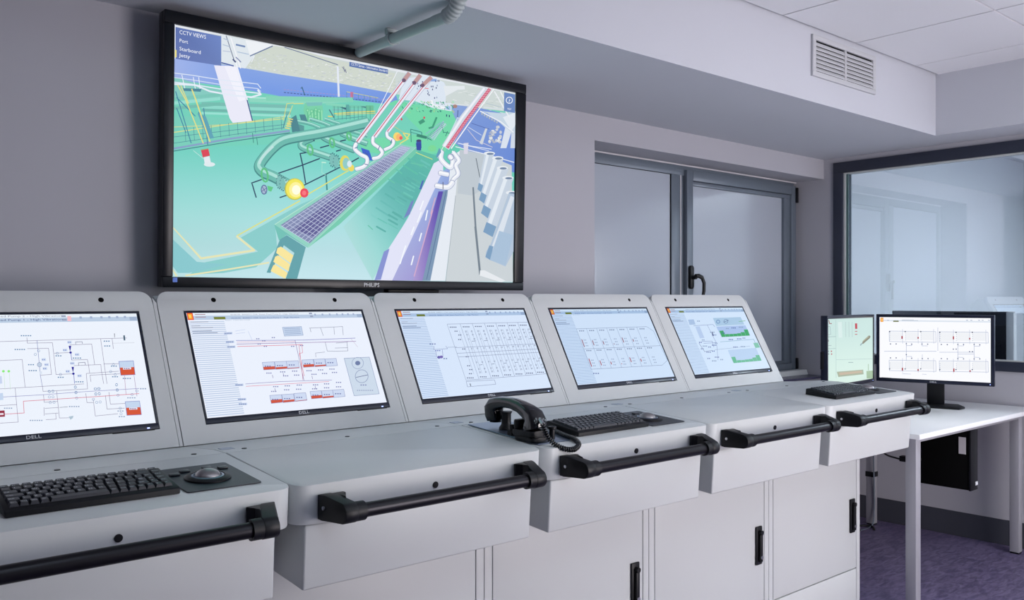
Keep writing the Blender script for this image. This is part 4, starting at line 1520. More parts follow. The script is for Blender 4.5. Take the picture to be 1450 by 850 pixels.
# ---- the picture on the large display (flat, part of its screen)
def tv_picture():
    s = Ink(tmap, (1, 1, 1), (-sx, sx, -sz, sz))
    NX, NZ = 10, 8
    rows_ = [(140, 205, 195), (116, 204, 184), (92, 196, 168), (96, 202, 176), (112, 206, 190), (136, 212, 204), (156, 216, 212), (168, 214, 214), (182, 222, 224)]
    for j in range(NZ):
        for i in range(NX):
            xs = [-sx + 2 * sx * (i + d) / NX for d in (0, 1)]
            zs = [sz - 2 * sz * (j + d) / NZ for d in (0, 1)]

            def cc(ii, jj):
                c = rows_[jj]
                e = math.exp(-((ii - 4.0) ** 2) / 8) * 10
                return s.col((min(255, c[0] + e), min(255, c[1] + e * .4), min(255, c[2] + e)))
            s.k = 0
            s.raw([(xs[0], zs[1]), (xs[1], zs[1]), (xs[1], zs[0]), (xs[0], zs[0])], [cc(i, j + 1), cc(i + 1, j + 1), cc(i + 1, j), cc(i, j)])
    s.k = 2
    P, Ln = s.poly, s.line
    rnd = random.Random(7)
    # hills and shore
    P([(240, 30), (735, 128), (735, 160), (644, 150), (560, 133), (480, 118), (400, 106), (320, 92), (240, 80)], (204, 214, 212))
    P([(240, 30), (735, 128), (735, 134), (560, 101), (400, 68), (330, 52), (240, 40)], (226, 230, 236))
    P([(340, 58), (420, 62), (470, 84), (560, 104), (560, 132), (440, 112), (350, 95)], (206, 214, 204))
    for i in range(260):
        x = rnd.uniform(350, 600)
        f = rnd.uniform(0.12, 0.9)
        ya = 66 + (x - 350) * 0.185
        yb = 97 + (x - 350) * 0.172
        y = ya + (yb - ya) * f
        L_ = rnd.uniform(1.5, 5)
        k0 = s.k
        Ln([(x, y), (x + L_, y + rnd.uniform(-1.5, 1.8))], rnd.uniform(.5, 1.2), rnd.choice(((228, 232, 230), (190, 200, 196), (214, 220, 222), (196, 202, 210))))
        s.k = k0 + (1 if i % 10 == 0 else 0)
    for i in range(40):
        x = rnd.uniform(640, 726)
        y = 122 + (x - 640) * .2 + rnd.uniform(4, 26)
        Ln([(x, y), (x + 6, y + rnd.uniform(-1, 2))], 1.0, rnd.choice(((222, 228, 228), (192, 204, 200))))
    # sea
    s.shade([(240, 82), (320, 92), (320, 128), (240, 112)], [(158, 178, 232), (132, 162, 226), (128, 160, 228), (158, 176, 228)])
    s.shade([(320, 92), (400, 106), (400, 137), (320, 128)], [(132, 162, 226), (130, 162, 226), (112, 150, 226), (128, 160, 228)])
    s.shade([(400, 106), (480, 118), (560, 133), (566, 150), (480, 139), (400, 137)], [(130, 162, 226), (126, 160, 230), (118, 150, 222), (104, 142, 220), (106, 146, 226), (112, 150, 226)])
    s.shade([(640, 148), (680, 153), (730, 165), (732, 245), (690, 235), (640, 200)], [(140, 166, 216), (120, 150, 214), (110, 142, 214), (100, 134, 210), (96, 130, 208), (120, 148, 212)])
    for i in range(34):
        Ln([(402 + i * 4.6, 127 + i * .45), (405 + i * 4.6, 127.3 + i * .45)], 1.0, (160, 150, 205))
        Ln([(402 + i * 4.6, 131 + i * .45), (405 + i * 4.6, 131.3 + i * .45)], 1.2, (70, 95, 150))
    # far deck plates
    P([(560, 142), (640, 158), (648, 175), (630, 215), (575, 225), (520, 215), (480, 180)], (112, 214, 168))
    P([(240, 112), (330, 124), (400, 137), (480, 139), (560, 150), (600, 190), (480, 200), (240, 210)], (112, 206, 184))
    # left tank area
    P(T('A', (155, 370), (400, 440), (420, 480), (155, 480)), (130, 200, 190))
    for y, w, c in ((500, 5, (118, 186, 176)), (515, 4.2, (140, 214, 200)), (530, 3.6, (108, 178, 168)), (545, 3, (150, 222, 208))):
        Ln(T('A', (290, y), (720, y + 14)), w, c)
    for y, c in ((455, (120, 196, 182)), (475, (146, 218, 205)), (500, (112, 186, 172))):
        Ln(T('A', (155, y + 22), (380, y)), 4.5, c)
    Ln(T('A', (520, 480), (790, 492), (1020, 480)), 6.5, (138, 212, 190)); Ln(T('A', (520, 470), (790, 478)), 1.6, (176, 230, 214))
    P(T('A', (600, 462), (1020, 470), (1020, 492), (600, 486)), (128, 208, 182))
    # lines of the walkway
    P(T('A', (155, 560), (700, 575), (690, 640), (155, 720)), (118, 204, 184))
    Ln(T('A', (155, 638), (430, 598), (685, 572)), 1.1, (226, 222, 130)); Ln(T('A', (155, 612), (420, 600), (690, 562)), 0.9, (214, 214, 140))
    Ln(T('A', (155, 660), (430, 628), (690, 600)), 0.7, (70, 130, 150)); Ln(T('A', (155, 690), (430, 650), (690, 615)), 0.7, (70, 130, 150))
    Ln(T('A', (155, 716), (430, 668), (715, 630)), 2.8, (132, 158, 196)); Ln(T('A', (155, 728), (430, 682), (715, 640)), 1.2, (60, 120, 130))
    for i in range(12):
        x = 210 + i * 42
        y = 655 - (x - 210) * .12
        Ln(T('A', (x, y - 38), (x + 4, y + 26)), 0.55, (60, 118, 140))
    Ln(T('A', (535, 640), (540, 688)), 1, (60, 140, 130)); Ln(T('A', (555, 660), (560, 698)), 1, (60, 140, 130))
    # blue frames by the yellow ladders
    for q in (((165, 440), (240, 690)), ((170, 520), (215, 640)), ((275, 540), (345, 660)), ((300, 520), (320, 700)), ((170, 470), (260, 560))):
        Ln(T('A', *q), 1.3, (60, 130, 160))
    P(T('A', (270, 545), (310, 560), (350, 665), (320, 670)), (90, 160, 180))
    # white tower
    P(T('A', (350, 315), (462, 318), (515, 490), (537, 582), (440, 592), (425, 570)), (232, 232, 246))
    P(T('A', (400, 318), (455, 320), (500, 480), (470, 490)), (240, 240, 250))
    Ln(T('A', (506, 470), (535, 582)), 1.6, (60, 90, 140))
    P(T('A', (385, 168), (500, 192), (545, 268), (500, 330), (452, 322), (385, 305)), (222, 230, 236))
    P(T('A', (500, 192), (632, 218), (523, 268)), (236, 240, 244))
    for q, w, c in ((((385, 302), (445, 318)), 1.8, (70, 95, 165)), (((408, 172), (450, 300)), 1.0, (90, 100, 130)), (((450, 285), (490, 420), (510, 480)), 1.6, (240, 242, 250)),
                    (((430, 180), (478, 330)), 1.3, (245, 245, 250)), (((632, 222), (523, 270)), 1.5, (95, 115, 155)), (((455, 215), (500, 225)), 2.4, (110, 135, 180)),
                    (((462, 250), (518, 262)), 1.2, (170, 190, 215)), (((395, 185), (420, 195)), 1.3, (180, 195, 215)), (((392, 215), (425, 225)), 1.3, (180, 195, 215)),
                    (((392, 245), (430, 250)), 1.3, (190, 200, 220)), (((440, 285), (455, 300)), 2.2, (80, 90, 130)), (((455, 275), (480, 300)), 1.4, (120, 130, 170)),
                    (((690, 228), (820, 270), (945, 312)), 1.1, (100, 115, 150)), (((530, 300), (545, 268)), 1.2, (230, 235, 245))):
        Ln(T('A', *q), w, c)
    # railings around the tower
    for dy, w in ((0, 1.1), (22, 0.9), (44, 1.6)):
        Ln(T('A', (158, 352 + dy), (240, 362 + dy), (380, 385 + dy), (500, 398 + dy), (560, 405 + dy), (575, 425 + dy * .7)), w, (222, 232, 246))
    Ln(T('A', (158, 405), (260, 410), (330, 440), (440, 460), (530, 468), (575, 455), (560, 432)), 2.4, (226, 234, 246))
    Ln(T('A', (250, 372), (262, 440)), 1, (235, 240, 250)); Ln(T('A', (195, 360), (210, 430)), 1, (235, 240, 250)); Ln(T('A', (276, 372), (284, 440)), 1, (235, 240, 250))
    P(T('A', (200, 425), (290, 428), (285, 442), (205, 438)), (70, 130, 150))
    # yellow ladders
    for q, w in ((((175, 410), (212, 478), (298, 690)), 1.5), (((190, 412), (228, 500)), 1.2), (((243, 430), (262, 480), (330, 682)), 1.8)):
        Ln(T('A', *q), w, (226, 220, 130))
    # red and white bollard
    P(T('A', (286, 720), (322, 714), (330, 750), (296, 758)), (216, 60, 80)); Ln(T('A', (288, 722), (322, 716)), 1.0, (120, 190, 120))
    P(T('A', (300, 758), (328, 752), (335, 785), (305, 790)), (225, 232, 238)); s.ell(T1('A', 328, 792), 8, 3.2, (222, 232, 236)); Ln(T('A', (250, 725), (300, 765)), 0.8, (190, 225, 220))
    # masts
    P(T('F', (652, 120), (674, 120), (688, 485), (664, 485)), (226, 232, 244))
    for q in (((715, 125), (770, 195)), ((735, 120), (745, 190)), ((755, 150), (765, 200))):
        Ln(T('F', *q), 0.9, (120, 125, 150))
    Ln(T('F', (232, 365), (268, 470)), 1.2, (50, 100, 120)); Ln(T('F', (215, 380), (235, 385)), 0.8, (50, 100, 120))
    # middle structures
    P(T('F', (270, 560), (470, 550), (490, 660), (470, 780), (280, 790), (250, 640)), (118, 206, 166))
    P(T('F', (280, 555), (480, 550), (470, 590), (300, 600)), (120, 190, 186))
    for i in range(5):
        Ln(T('F', (300 + i * 38, 640), (305 + i * 38, 780)), 1.4, (92, 186, 140)); Ln(T('F', (318 + i * 38, 650), (322 + i * 38, 770)), 1.4, (150, 224, 178))
    for x, y in ((300, 650), (350, 660), (400, 640), (440, 655), (330, 720), (400, 730)):
        s.ell(T1('F', x, y), 2.4, 2.8, (104, 196, 150)); s.ell(T1('F', x, y), 1.2, 1.4, (150, 222, 180))
    Ln(T('F', (600, 600), (1100, 612)), 4.0, (112, 196, 172)); Ln(T('F', (600, 640), (1000, 660)), 3.0, (120, 190, 180)); Ln(T('F', (520, 570), (800, 600)), 3.4, (130, 210, 184))
    P(T('F', (680, 608), (760, 618), (800, 640), (780, 650)), (45, 85, 110)); P(T('F', (930, 600), (1000, 606), (1000, 620)), (45, 85, 110))
    P(T('F', (760, 580), (800, 580), (810, 720), (770, 720)), (88, 166, 160)); P(T('F', (1000, 590), (1090, 590), (1100, 700), (1010, 690)), (104, 186, 150))
    Ln(T('F', (620, 690), (800, 676), (1110, 660)), 1.5, (224, 214, 110)); Ln(T('F', (650, 706), (900, 690), (1120, 684)), 0.9, (222, 214, 120)); Ln(T('F', (130, 570), (250, 566)), 1.1, (220, 216, 120))
    Ln(T('F', (10, 770), (50, 570), (130, 560)), 0.9, (222, 216, 120)); Ln(T('F', (65, 740), (120, 590)), 0.9, (222, 216, 120))
    for i in range(5):
        P(T('F', (60 - i * 3, 750 + i * 22), (120 - i * 2, 742 + i * 24), (118 - i * 2, 752 + i * 24), (62 - i * 3, 760 + i * 22)), (222, 212, 120))
    for i in range(10):
        Ln(T('F', (620 + i * 48, 600), (622 + i * 48, 760)), 0.55, (50, 120, 120))
    Ln(T('F', (620, 760), (1000, 720)), 0.8, (70, 140, 150)); Ln(T('F', (770, 425), (1150, 500)), 0.9, (200, 200, 130))
    P(T('F', (815, 428), (850, 430), (850, 495), (818, 490)), (200, 110, 150))
    for i in range(6):
        Ln(T('F', (770 + i * 70, 430 + i * 12), (772 + i * 70, 500 + i * 10)), 0.55, (70, 140, 150))
    P(T('F', (200, 700), (270, 700), (300, 780), (230, 800)), (70, 130, 140))
    Ln(T('F', (560, 640), (620, 740)), 1.6, (70, 120, 130)); Ln(T('F', (545, 720), (600, 725)), 1.6, (222, 210, 110))

    # pipes with shaded sides
    def smooth2(q):
        return [(p.x, p.y) for p in catmull([(a, b_, 0) for a, b_ in q], 5)]

    def pipe(z, pts, w, base=(108, 184, 172), hi=(168, 222, 212), lo=(70, 136, 134)):
        q = smooth2(T(z, *pts))
        Ln(q, w, lo)
        Ln([(a, b_ - w * .06) for a, b_ in q], w * .84, base)
        Ln([(a - w * .05, b_ - w * .20) for a, b_ in q], w * .30, hi)
    pipe('H', [(560, 80), (700, 110), (800, 150)], 5); pipe('H', [(700, 60), (830, 100), (900, 130)], 5); pipe('H', [(850, 60), (1000, 110)], 4.5); pipe('H', [(980, 130), (1110, 180), (1275, 230)], 5)
    P(T('H', (580, 110), (640, 130), (640, 190), (570, 190)), (84, 150, 150))
    P(T('H', (500, 60), (560, 20), (600, 180), (520, 195)), (70, 130, 140)); Ln(T('H', (470, 10), (430, 150)), 1.0, (60, 110, 140))
    for i in range(5):
        P(T('H', (482 - i * 8, 52 + i * 23), (530 - i * 8, 62 + i * 23), (526 - i * 8, 72 + i * 23), (478 - i * 8, 62 + i * 23)), (224, 214, 130))
    pipe('H', [(1010, 205), (1110, 250), (1275, 310)], 8); pipe('H', [(830, 240), (880, 270), (1000, 320), (1150, 375)], 9.5)
    pipe('H', [(720, 255), (640, 290), (610, 320), (650, 360), (900, 445), (960, 470)], 10)
    # railing by the manifold, dark
    for q in (((800, 350), (890, 325)), ((600, 408), (660, 398)), ((1000, 285), (1060, 270)), ((600, 408), (625, 520), (655, 705)), ((385, 605), (620, 525), (795, 458)), ((640, 725), (1000, 545)),
              ((960, 385), (1010, 370)), ((1110, 495), (1190, 450)), ((110, 705), (215, 668)), ((118, 710), (160, 850)), ((395, 850), (470, 825)), ((740, 260), (740, 285))):
        Ln(T('H', *q), 1.7, (28, 62, 92))
    Ln(T('H', (860, 620), (870, 775)), 2.0, (50, 130, 130))
    Ln(T('H', (820, 495), (818, 600), (860, 625)), 0.5, (180, 230, 210)); Ln(T('H', (815, 495), (860, 500)), 1.6, (190, 235, 215))
    # big pipe
    pipe('H', [(1285, 95), (1050, 150), (800, 205), (620, 235), (440, 275), (330, 350), (225, 470), (190, 545), (235, 600), (330, 640), (480, 720)], 15.5)
    Ln(smooth2(T('H', (330, 335), (225, 440), (192, 510))), 3.4, (188, 224, 222))
    for c, r_ in (((245, 625), 10), ((700, 370), 8), ((920, 300), 7), ((1090, 235), 6)):
        cc = T1('H', *c)
        k0 = s.k
        for k in range(14):
            a = 2 * math.pi * k / 14
            b2 = 2 * math.pi * (k + 1) / 14
            s.k = k0
            Ln([(cc[0] + math.cos(a) * r_ * .45 + math.sin(a) * r_ * .12, cc[1] + math.sin(a) * r_ * .95), (cc[0] + math.cos(b2) * r_ * .45 + math.sin(b2) * r_ * .12, cc[1] + math.sin(b2) * r_ * .95)], 2.6, (88, 190, 126))
    for c in ((390, 690), (425, 710), (920, 470), (960, 490)):
        cc = T1('H', *c)
        for k in range(12):
            a = 2 * math.pi * k / 12
            p = (cc[0] + math.cos(a) * 4.5, cc[1] + math.sin(a) * 9.5)
            Ln([p, (p[0] + 1.5, p[1] + .5)], 2.0, (60, 112, 124))
        s.ell(cc, 3.6, 8.2, (118, 186, 180))
    s.ell(T1('H', 238, 770), 4.6, 7.0, (80, 100, 150)); s.ell(T1('H', 238, 770), 3.4, 5.6, (160, 180, 205)); Ln(T('H', (215, 735), (262, 808)), .8, (70, 90, 140)); Ln(T('H', (212, 790), (265, 752)), .8, (70, 90, 140))
    P(T('H', (270, 730), (330, 745), (310, 790), (280, 780)), (92, 196, 130))
    s.ell(T1('H', 545, 765), 14.3, 15.5, (190, 190, 70)); s.ell(T1('H', 548, 763), 13, 14.3, (240, 228, 80)); s.ell(T1('H', 556, 770), 9.5, 10.8, (250, 240, 150)); s.ell(T1('H', 560, 772), 6, 6.8, (255, 252, 225))
    s.ell(T1('H', 642, 803), 6.0, 6.6, (232, 60, 84)); s.ell(T1('H', 640, 803), 3.0, 3.4, (245, 110, 120))
    s.ell(T1('H', 1048, 503), 7.2, 11, (222, 214, 90)); s.ell(T1('H', 1052, 503), 5.4, 8.8, (130, 195, 190)); s.ell(T1('H', 1072, 503), 4.5, 6.0, (220, 235, 240)); s.ell(T1('H', 1112, 552), 4.2, 5.0, (236, 214, 90))
    # yellow deck lines
    YL = (226, 224, 176)
    Ln(T('C', (498, 497), (830, 312)), 1.8, (216, 220, 130)); Ln(T('H', (680, 815), (1085, 578)), 1.5, (222, 222, 110))
    P(T('C', (520, 505), (835, 330), (1000, 260), (700, 440), (710, 560), (600, 660), (430, 690), (250, 700), (330, 635), (610, 578)), (130, 200, 198))
    Ln(T('C', (498, 497), (590, 572), (312, 614), (155, 448)), 3.0, YL); Ln(T('C', (230, 704), (450, 672), (668, 636)), 2.2, YL); Ln(T('C', (155, 668), (185, 708)), 3, YL)
    P(T('C', (165, 515), (290, 632), (450, 645), (250, 690), (190, 690), (160, 650)), (130, 196, 202))
    # gangway trough
    P(T('C', (695, 438), (720, 520), (760, 490), (870, 557), (1109, 330), (1109, 175)), (104, 188, 176))
    P([T1('C', 697, 437), T1('D', 296, 82), T1('D', 372, 98), T1('C', 872, 557)], (138, 206, 190))
    A_, B_, C_, D_ = T1('C', 728, 440), T1('D', 300, 90), T1('D', 345, 100), T1('C', 880, 535)

    def Q(f, e):
        return ((A_[0] * (1 - e) + D_[0] * e) * (1 - f) + (B_[0] * (1 - e) + C_[0] * e) * f, (A_[1] * (1 - e) + D_[1] * e) * (1 - f) + (B_[1] * (1 - e) + C_[1] * e) * f)
    P([A_, B_, C_, D_], (122, 132, 172))
    P([Q(0.02, .35), Q(.9, .1), Q(.95, .9), Q(0.06, .92)], (84, 84, 142))
    for i in range(9):
        Ln([Q(0, (i + .5) / 9), Q(1, (i + .5) / 9)], 0.75, (190, 200, 226))
    for i in range(34):
        f = 1 - (1 - i / 34) ** 1.25
        Ln([Q(f, 0.02), Q(f, .98)], 0.6, (196, 204, 230))
    Ln([T1('C', 697, 437), T1('D', 296, 82)], 1.1, (176, 224, 206)); Ln([T1('C', 872, 557), T1('D', 372, 98)], 1.6, (160, 216, 200))
    P([T1('C', 872, 557), T1('D', 372, 98), T1('D', 385, 112), T1('D', 0, 470)], (110, 198, 170))
    # ladder at its end
    P(T('C', (725, 515), (760, 492), (860, 555), (815, 720), (755, 720), (800, 585), (745, 545), (675, 690), (655, 688)), (86, 156, 164))
    for q in (((712, 560), (730, 552), (795, 598), (780, 640), (705, 585)), ((700, 605), (715, 598), (778, 645), (770, 682), (690, 632)), ((690, 650), (700, 646), (765, 690), (752, 722), (676, 680))):
        P(T('C', *q), (244, 226, 150))
    cs = [(88, 186, 164), (84, 178, 166), (86, 176, 168), (98, 184, 178), (122, 200, 194), (148, 212, 208), (166, 216, 214)]
    for i in range(6):
        t0, t1 = i / 6, (i + 1) / 6

        def Lf(t):
            return T1('D', 385 - 365 * t, 112 + 368 * t)

        def Rf(t):
            return T1('D', 490 - 330 * t, 145 + 595 * t)
        s.shade([Lf(t0), Rf(t0), Rf(t1), Lf(t1)], [cs[i], cs[i], cs[i + 1], cs[i + 1]])
    for i in range(9):
        y = 150 + i * 34
        Ln(T('D', (330 - i * 22, y), (400 - i * 22, y + 44)), 2.4, cs[min(6, i // 2)])
    for i in range(30):
        f = rnd.uniform(0, 1)
        x, y = 400 - 200 * f + rnd.uniform(-30, 30), 170 + 300 * f + rnd.uniform(-30, 20)
        Ln(T('D', (x, y), (x + 46, y + 26)), rnd.uniform(1.2, 3.0), rnd.choice(((84, 172, 164), (100, 190, 178), (90, 180, 166))))
    # soft dark marks on the deck
    for i in range(16):
        x, y = rnd.uniform(420, 560), rnd.uniform(225, 330)
        if x > 395 + (y - 200) * .2 + 40:
            pass
        Ln([(x + 60, y), (x + 60 + rnd.uniform(6, 22), y + rnd.uniform(2, 8))], rnd.uniform(1, 2.2), (96, 190, 166)) if (x + 60) < 610 - (y - 225) * .75 and (x + 60) > 560 - (y - 225) * .95 else None
    # deck edge, hull, water
    P(T('D', (455, 175), (500, 150), (500, 215), (262, 740), (170, 740), (215, 620), (330, 440)), (222, 224, 244))
    P(T('D', (170, 740), (215, 600), (242, 585), (200, 735)), (128, 140, 205))
    P(T('D', (310, 440), (345, 360), (360, 350), (340, 420)), (110, 130, 190)); P(T('D', (385, 300), (398, 260), (408, 255), (395, 300)), (70, 100, 180))
    s.shade(T('D', (500, 210), (535, 190), (540, 300), (430, 740), (255, 740)), [(150, 175, 225), (140, 165, 220), (120, 130, 205), (150, 140, 205), (165, 165, 215)])
    s.shade(T('D', (478, 310), (500, 310), (430, 740), (355, 740)), [(84, 66, 170), (84, 66, 170), (130, 108, 190), (168, 150, 205)])
    Ln(T('D', (450, 400), (360, 720)), 1.6, (205, 165, 200)); Ln(T('D', (462, 340), (440, 420)), 1.2, (220, 170, 190))
    for q in (((395, 410), (375, 460)), ((360, 480), (345, 520)), ((425, 400), (415, 450)), ((396, 510), (385, 550)), ((358, 620), (346, 665)), ((320, 570), (292, 660)), ((405, 355), (388, 400))):
        Ln(T('D', *q), 1.8, (240, 245, 252))
    P(T('D', (500, 310), (540, 300), (450, 740), (400, 740)), (118, 146, 176))
    P(T('D', (540, 140), (580, 115), (560, 330), (510, 740), (438, 740), (520, 330)), (226, 232, 240))
    Ln(T('D', (515, 305), (420, 735)), 1.0, (80, 110, 150))
    P(T('D', (580, 108), (700, 130), (830, 185), (838, 745), (512, 745), (560, 330)), (200, 208, 212))
    P(T('D', (580, 108), (700, 130), (690, 300), (640, 330), (570, 320)), (188, 198, 206))
    Ln(T('D', (560, 330), (512, 745)), 0.8, (160, 172, 180))
    Ln(T('D', (658, 150), (678, 250)), 0.9, (70, 84, 96)); Ln(T('D', (643, 290), (655, 480), (678, 712)), 3.0, (112, 126, 138)); Ln(T('D', (638, 290), (650, 480)), 1.0, (200, 206, 210))
    P(T('D', (678, 690), (700, 690), (800, 740), (780, 748), (675, 715)), (228, 232, 236))
    Ln(T('D', (560, 95), (700, 130), (840, 170)), 1.2, (228, 234, 244)); Ln(T('D', (570, 78), (720, 115)), .8, (222, 230, 244)); P(T('D', (598, 78), (622, 76), (618, 130), (600, 130)), (215, 212, 226))
    # columns
    for x0_, y0_, x1_, y1_, x2_, y2_, x3_, y3_ in ((700, 125, 745, 130, 690, 320, 665, 300), (735, 145, 790, 155, 705, 375, 672, 350), (755, 190, 815, 205, 715, 440, 682, 415),
                                                   (785, 240, 838, 250, 738, 530, 692, 505), (815, 315, 842, 318, 842, 560, 795, 670), ):
        P(T('D', (x0_, y0_), (x1_, y1_), (x2_, y2_), (x3_, y3_)), (196, 208, 222))
        P(T('D', (x0_ + 8, y0_ + 4), ((x0_ + x1_) / 2, (y0_ + y1_) / 2), ((x2_ + x3_) / 2, (y2_ + y3_) / 2), (x3_ + 7, y3_)), (224, 232, 240))
        m = .82
        P(T('D', (x0_ * (1 - m) + x3_ * m, y0_ * (1 - m) + y3_ * m), (x1_ * (1 - m) + x2_ * m, y1_ * (1 - m) + y2_ * m), (x2_, y2_), (x3_, y3_)), (120, 156, 190))
        s.ell(T1('D', (x0_ + x1_) / 2, (y0_ + y1_) / 2), 8, 2.8, (228, 234, 240)); s.ell(T1('D', (x0_ + x1_) / 2 + 4, (y0_ + y1_) / 2 + 2), 5, 1.6, (110, 130, 160))
    P(T('D', (815, 318), (842, 322), (842, 600), (800, 672), (703, 630), (706, 600), (730, 560)), (176, 194, 214)); P(T('D', (825, 330), (842, 340), (760, 600), (728, 590)), (216, 224, 234))
    P(T('D', (770, 500), (838, 520), (800, 668), (722, 640)), (166, 190, 214)); P(T('D', (722, 570), (742, 575), (725, 640), (703, 625)), (120, 156, 190))
    # right hand crane and dolphins
    P(T('G', (985, 478), (1200, 500), (1340, 480), (1340, 760), (1300, 700), (1190, 600), (1060, 500)), (196, 212, 226))
    P(T('G', (1215, 540), (1340, 490), (1340, 620), (1300, 680)), (224, 232, 240)); P(T('G', (1240, 640), (1300, 690), (1250, 850), (1190, 850)), (216, 224, 236)); P(T('G', (1300, 700), (1338, 700), (1338, 850), (1290, 850)), (206, 216, 230))
    for q, w, c in ((((990, 480), (1200, 590), (1320, 690)), 1.6, (232, 236, 244)), (((1130, 280), (1280, 540)), 1.8, (232, 236, 240)), (((1190, 280), (1240, 380)), 1.6, (232, 236, 240)),
                    (((1020, 440), (1210, 460)), 1.6, (214, 222, 228)), (((1050, 400), (1200, 440)), 1.0, (180, 196, 204)), (((870, 640), (1000, 720)), .9, (205, 215, 235)), (((860, 660), (950, 770), (1110, 840)), .9, (205, 200, 215)),
                    (((900, 600), (1080, 660)), .7, (70, 90, 160)), (((760, 540), (830, 600)), .9, (222, 228, 240)), (((765, 470), (760, 540)), .9, (50, 80, 130)), (((700, 410), (880, 420)), 1.2, (220, 226, 232)),
                    (((770, 800), (900, 830), (1100, 860)), 1.1, (222, 230, 244))):
        Ln(T('G', *q), w, c)
    for i in range(26):
        x, y = rnd.uniform(1080, 1200), rnd.uniform(620, 800)
        s.ell(T1('G', x, y), rnd.uniform(1, 3), rnd.uniform(1, 2.6), rnd.choice(((200, 205, 214), (170, 178, 196), (224, 226, 226), (186, 190, 180))))
    P(T('G', (1040, 650), (1060, 655), (1010, 815), (980, 800)), (206, 212, 220))
    for i in range(7):
        P(T('G', (1000 + i * 25, 490 + i * 14), (1016 + i * 25, 500 + i * 14), (1010 + i * 25, 520 + i * 14), (996 + i * 25, 510 + i * 14)), (170, 180, 190))
    # superstructure
    P(T('G', (225, 150), (480, 120), (625, 190), (650, 240), (640, 400), (700, 395), (700, 480), (520, 450), (340, 380), (170, 360)), (218, 228, 240))
    P(T('G', (620, 225), (830, 225), (835, 260), (760, 265), (640, 330)), (226, 232, 236)); P(T('G', (640, 330), (830, 265), (760, 268)), (204, 214, 214))
    P(T('G', (485, 155), (550, 155), (550, 180), (490, 182)), (140, 170, 220))
    for i in range(46):
        x, y = rnd.uniform(250, 600), rnd.uniform(165, 370)
        if y < 190 + (x - 250) * .55:
            P([T1('G', x, y), T1('G', x + 9, y), T1('G', x + 9, y + 16), T1('G', x, y + 16)], rnd.choice(((50, 60, 110), (60, 70, 120), (140, 155, 185))))
    Ln(T('G', (500, 370), (510, 420), (640, 450)), 2.6, (240, 243, 248)); P(T('G', (425, 245), (470, 248), (468, 256), (425, 254)), (230, 120, 130))
    s.ell(T1('G', 735, 430), 3.2, 2.6, (170, 130, 120)); P(T('G', (640, 430), (690, 430), (690, 470), (640, 460)), (160, 190, 230))
    # deck clutter, green
    for i in range(90):
        x, y = rnd.uniform(180, 720), rnd.uniform(370, 480)
        if y > 360 + abs(x - 480) * .06:
            Ln([T1('G', x, y), T1('G', x + rnd.uniform(-4, 26), y + rnd.uniform(0, 26))], rnd.uniform(.6, 1.6), rnd.choice(((60, 150, 130), (90, 190, 150), (50, 120, 120), (150, 224, 180), (170, 200, 140), (80, 170, 120))))
    for q, w, c in ((((290, 660), (400, 690)), .9, (40, 120, 110)), (((290, 690), (400, 720)), .7, (40, 120, 110)), (((290, 660), (295, 790)), .9, (40, 120, 110)), (((400, 690), (400, 740)), .9, (40, 120, 110)),
                    (((550, 540), (510, 640), (470, 650)), 2.6, (60, 150, 120)), (((375, 600), (425, 570)), 5, (60, 150, 120)), (((620, 580), (500, 760)), 2.2, (150, 190, 205)), (((640, 600), (520, 770)), 1.4, (176, 206, 216)),
                    (((595, 590), (440, 710)), 1.2, (140, 180, 200)), (((600, 620), (620, 700)), .9, (40, 120, 110)), (((660, 680), (640, 730)), .9, (40, 120, 110)), (((620, 690), (680, 700)), .9, (40, 120, 110)),
                    (((350, 720), (450, 745)), 4, (50, 130, 110)), (((440, 740), (500, 770)), 1, (40, 110, 110)), (((760, 545), (640, 800)), 1.6, (200, 220, 230))):
        Ln(T('G', *q), w, c)
    for i in range(12):
        Ln(T('G', (610 - i * 12, 600 + i * 12), (650 - i * 12, 620 + i * 12)), .8, (190, 205, 222)); Ln(T('G', (612 - i * 14, 590 + i * 12), (614 - i * 14, 640 + i * 12)), .6, (90, 130, 160))
    for x, y in ((645, 525), (672, 530)):
        P(T('G', (x, y - 14), (x + 10, y - 12), (x + 10, y + 10), (x, y + 8)), (40, 60, 110))
    for x, y in ((198, 560), (425, 545)):
        s.ell(T1('G', x, y), 1.3, 1.7, (210, 70, 90))
    P(T('G', (345, 770), (395, 770), (398, 850), (350, 850)), (50, 74, 165)); s.ell(T1('G', 372, 775), 3.4, 1.8, (60, 60, 110))
    P(T('B', (470, 690), (495, 692), (495, 725), (474, 724)), (44, 66, 160))
    # yellow valve on the deck
    s.ell(T1('G', 152, 735), 5.2, 6.2, (244, 214, 110)); s.ell(T1('G', 172, 740), 4.2, 4.8, (244, 180, 110)); s.ell(T1('G', 192, 748), 2.4, 2.6, (235, 90, 90)); Ln(T('G', (215, 700), (280, 710), (250, 750), (215, 700)), 1.5, (226, 220, 120)); Ln(T('G', (180, 805), (270, 750)), 1.5, (226, 220, 120))
    Ln(T('G', (120, 630), (230, 700)), .8, (200, 190, 130))
    s.ell(T1('B', 548, 715), 6, 4.6, (120, 214, 150)); Ln(T('B', (470, 735), (550, 768)), 1.1, (200, 222, 130))

    # loading arms
    def arm(z, a, b_, w, wr):
        (ax, ay), (bx_, by_) = T(z, a, b_)
        Ln([(ax, ay), (bx_, by_)], w + 1.0, (150, 160, 196)); Ln([(ax, ay), (bx_, by_)], w, (232, 234, 244))
        Ln([(ax - w * .12, ay - .4), (bx_ - w * .12, by_ - .4)], wr, (204, 84, 112))
    Ln(T('B', (380, 345), (285, 540)), 1.0, (236, 240, 248))
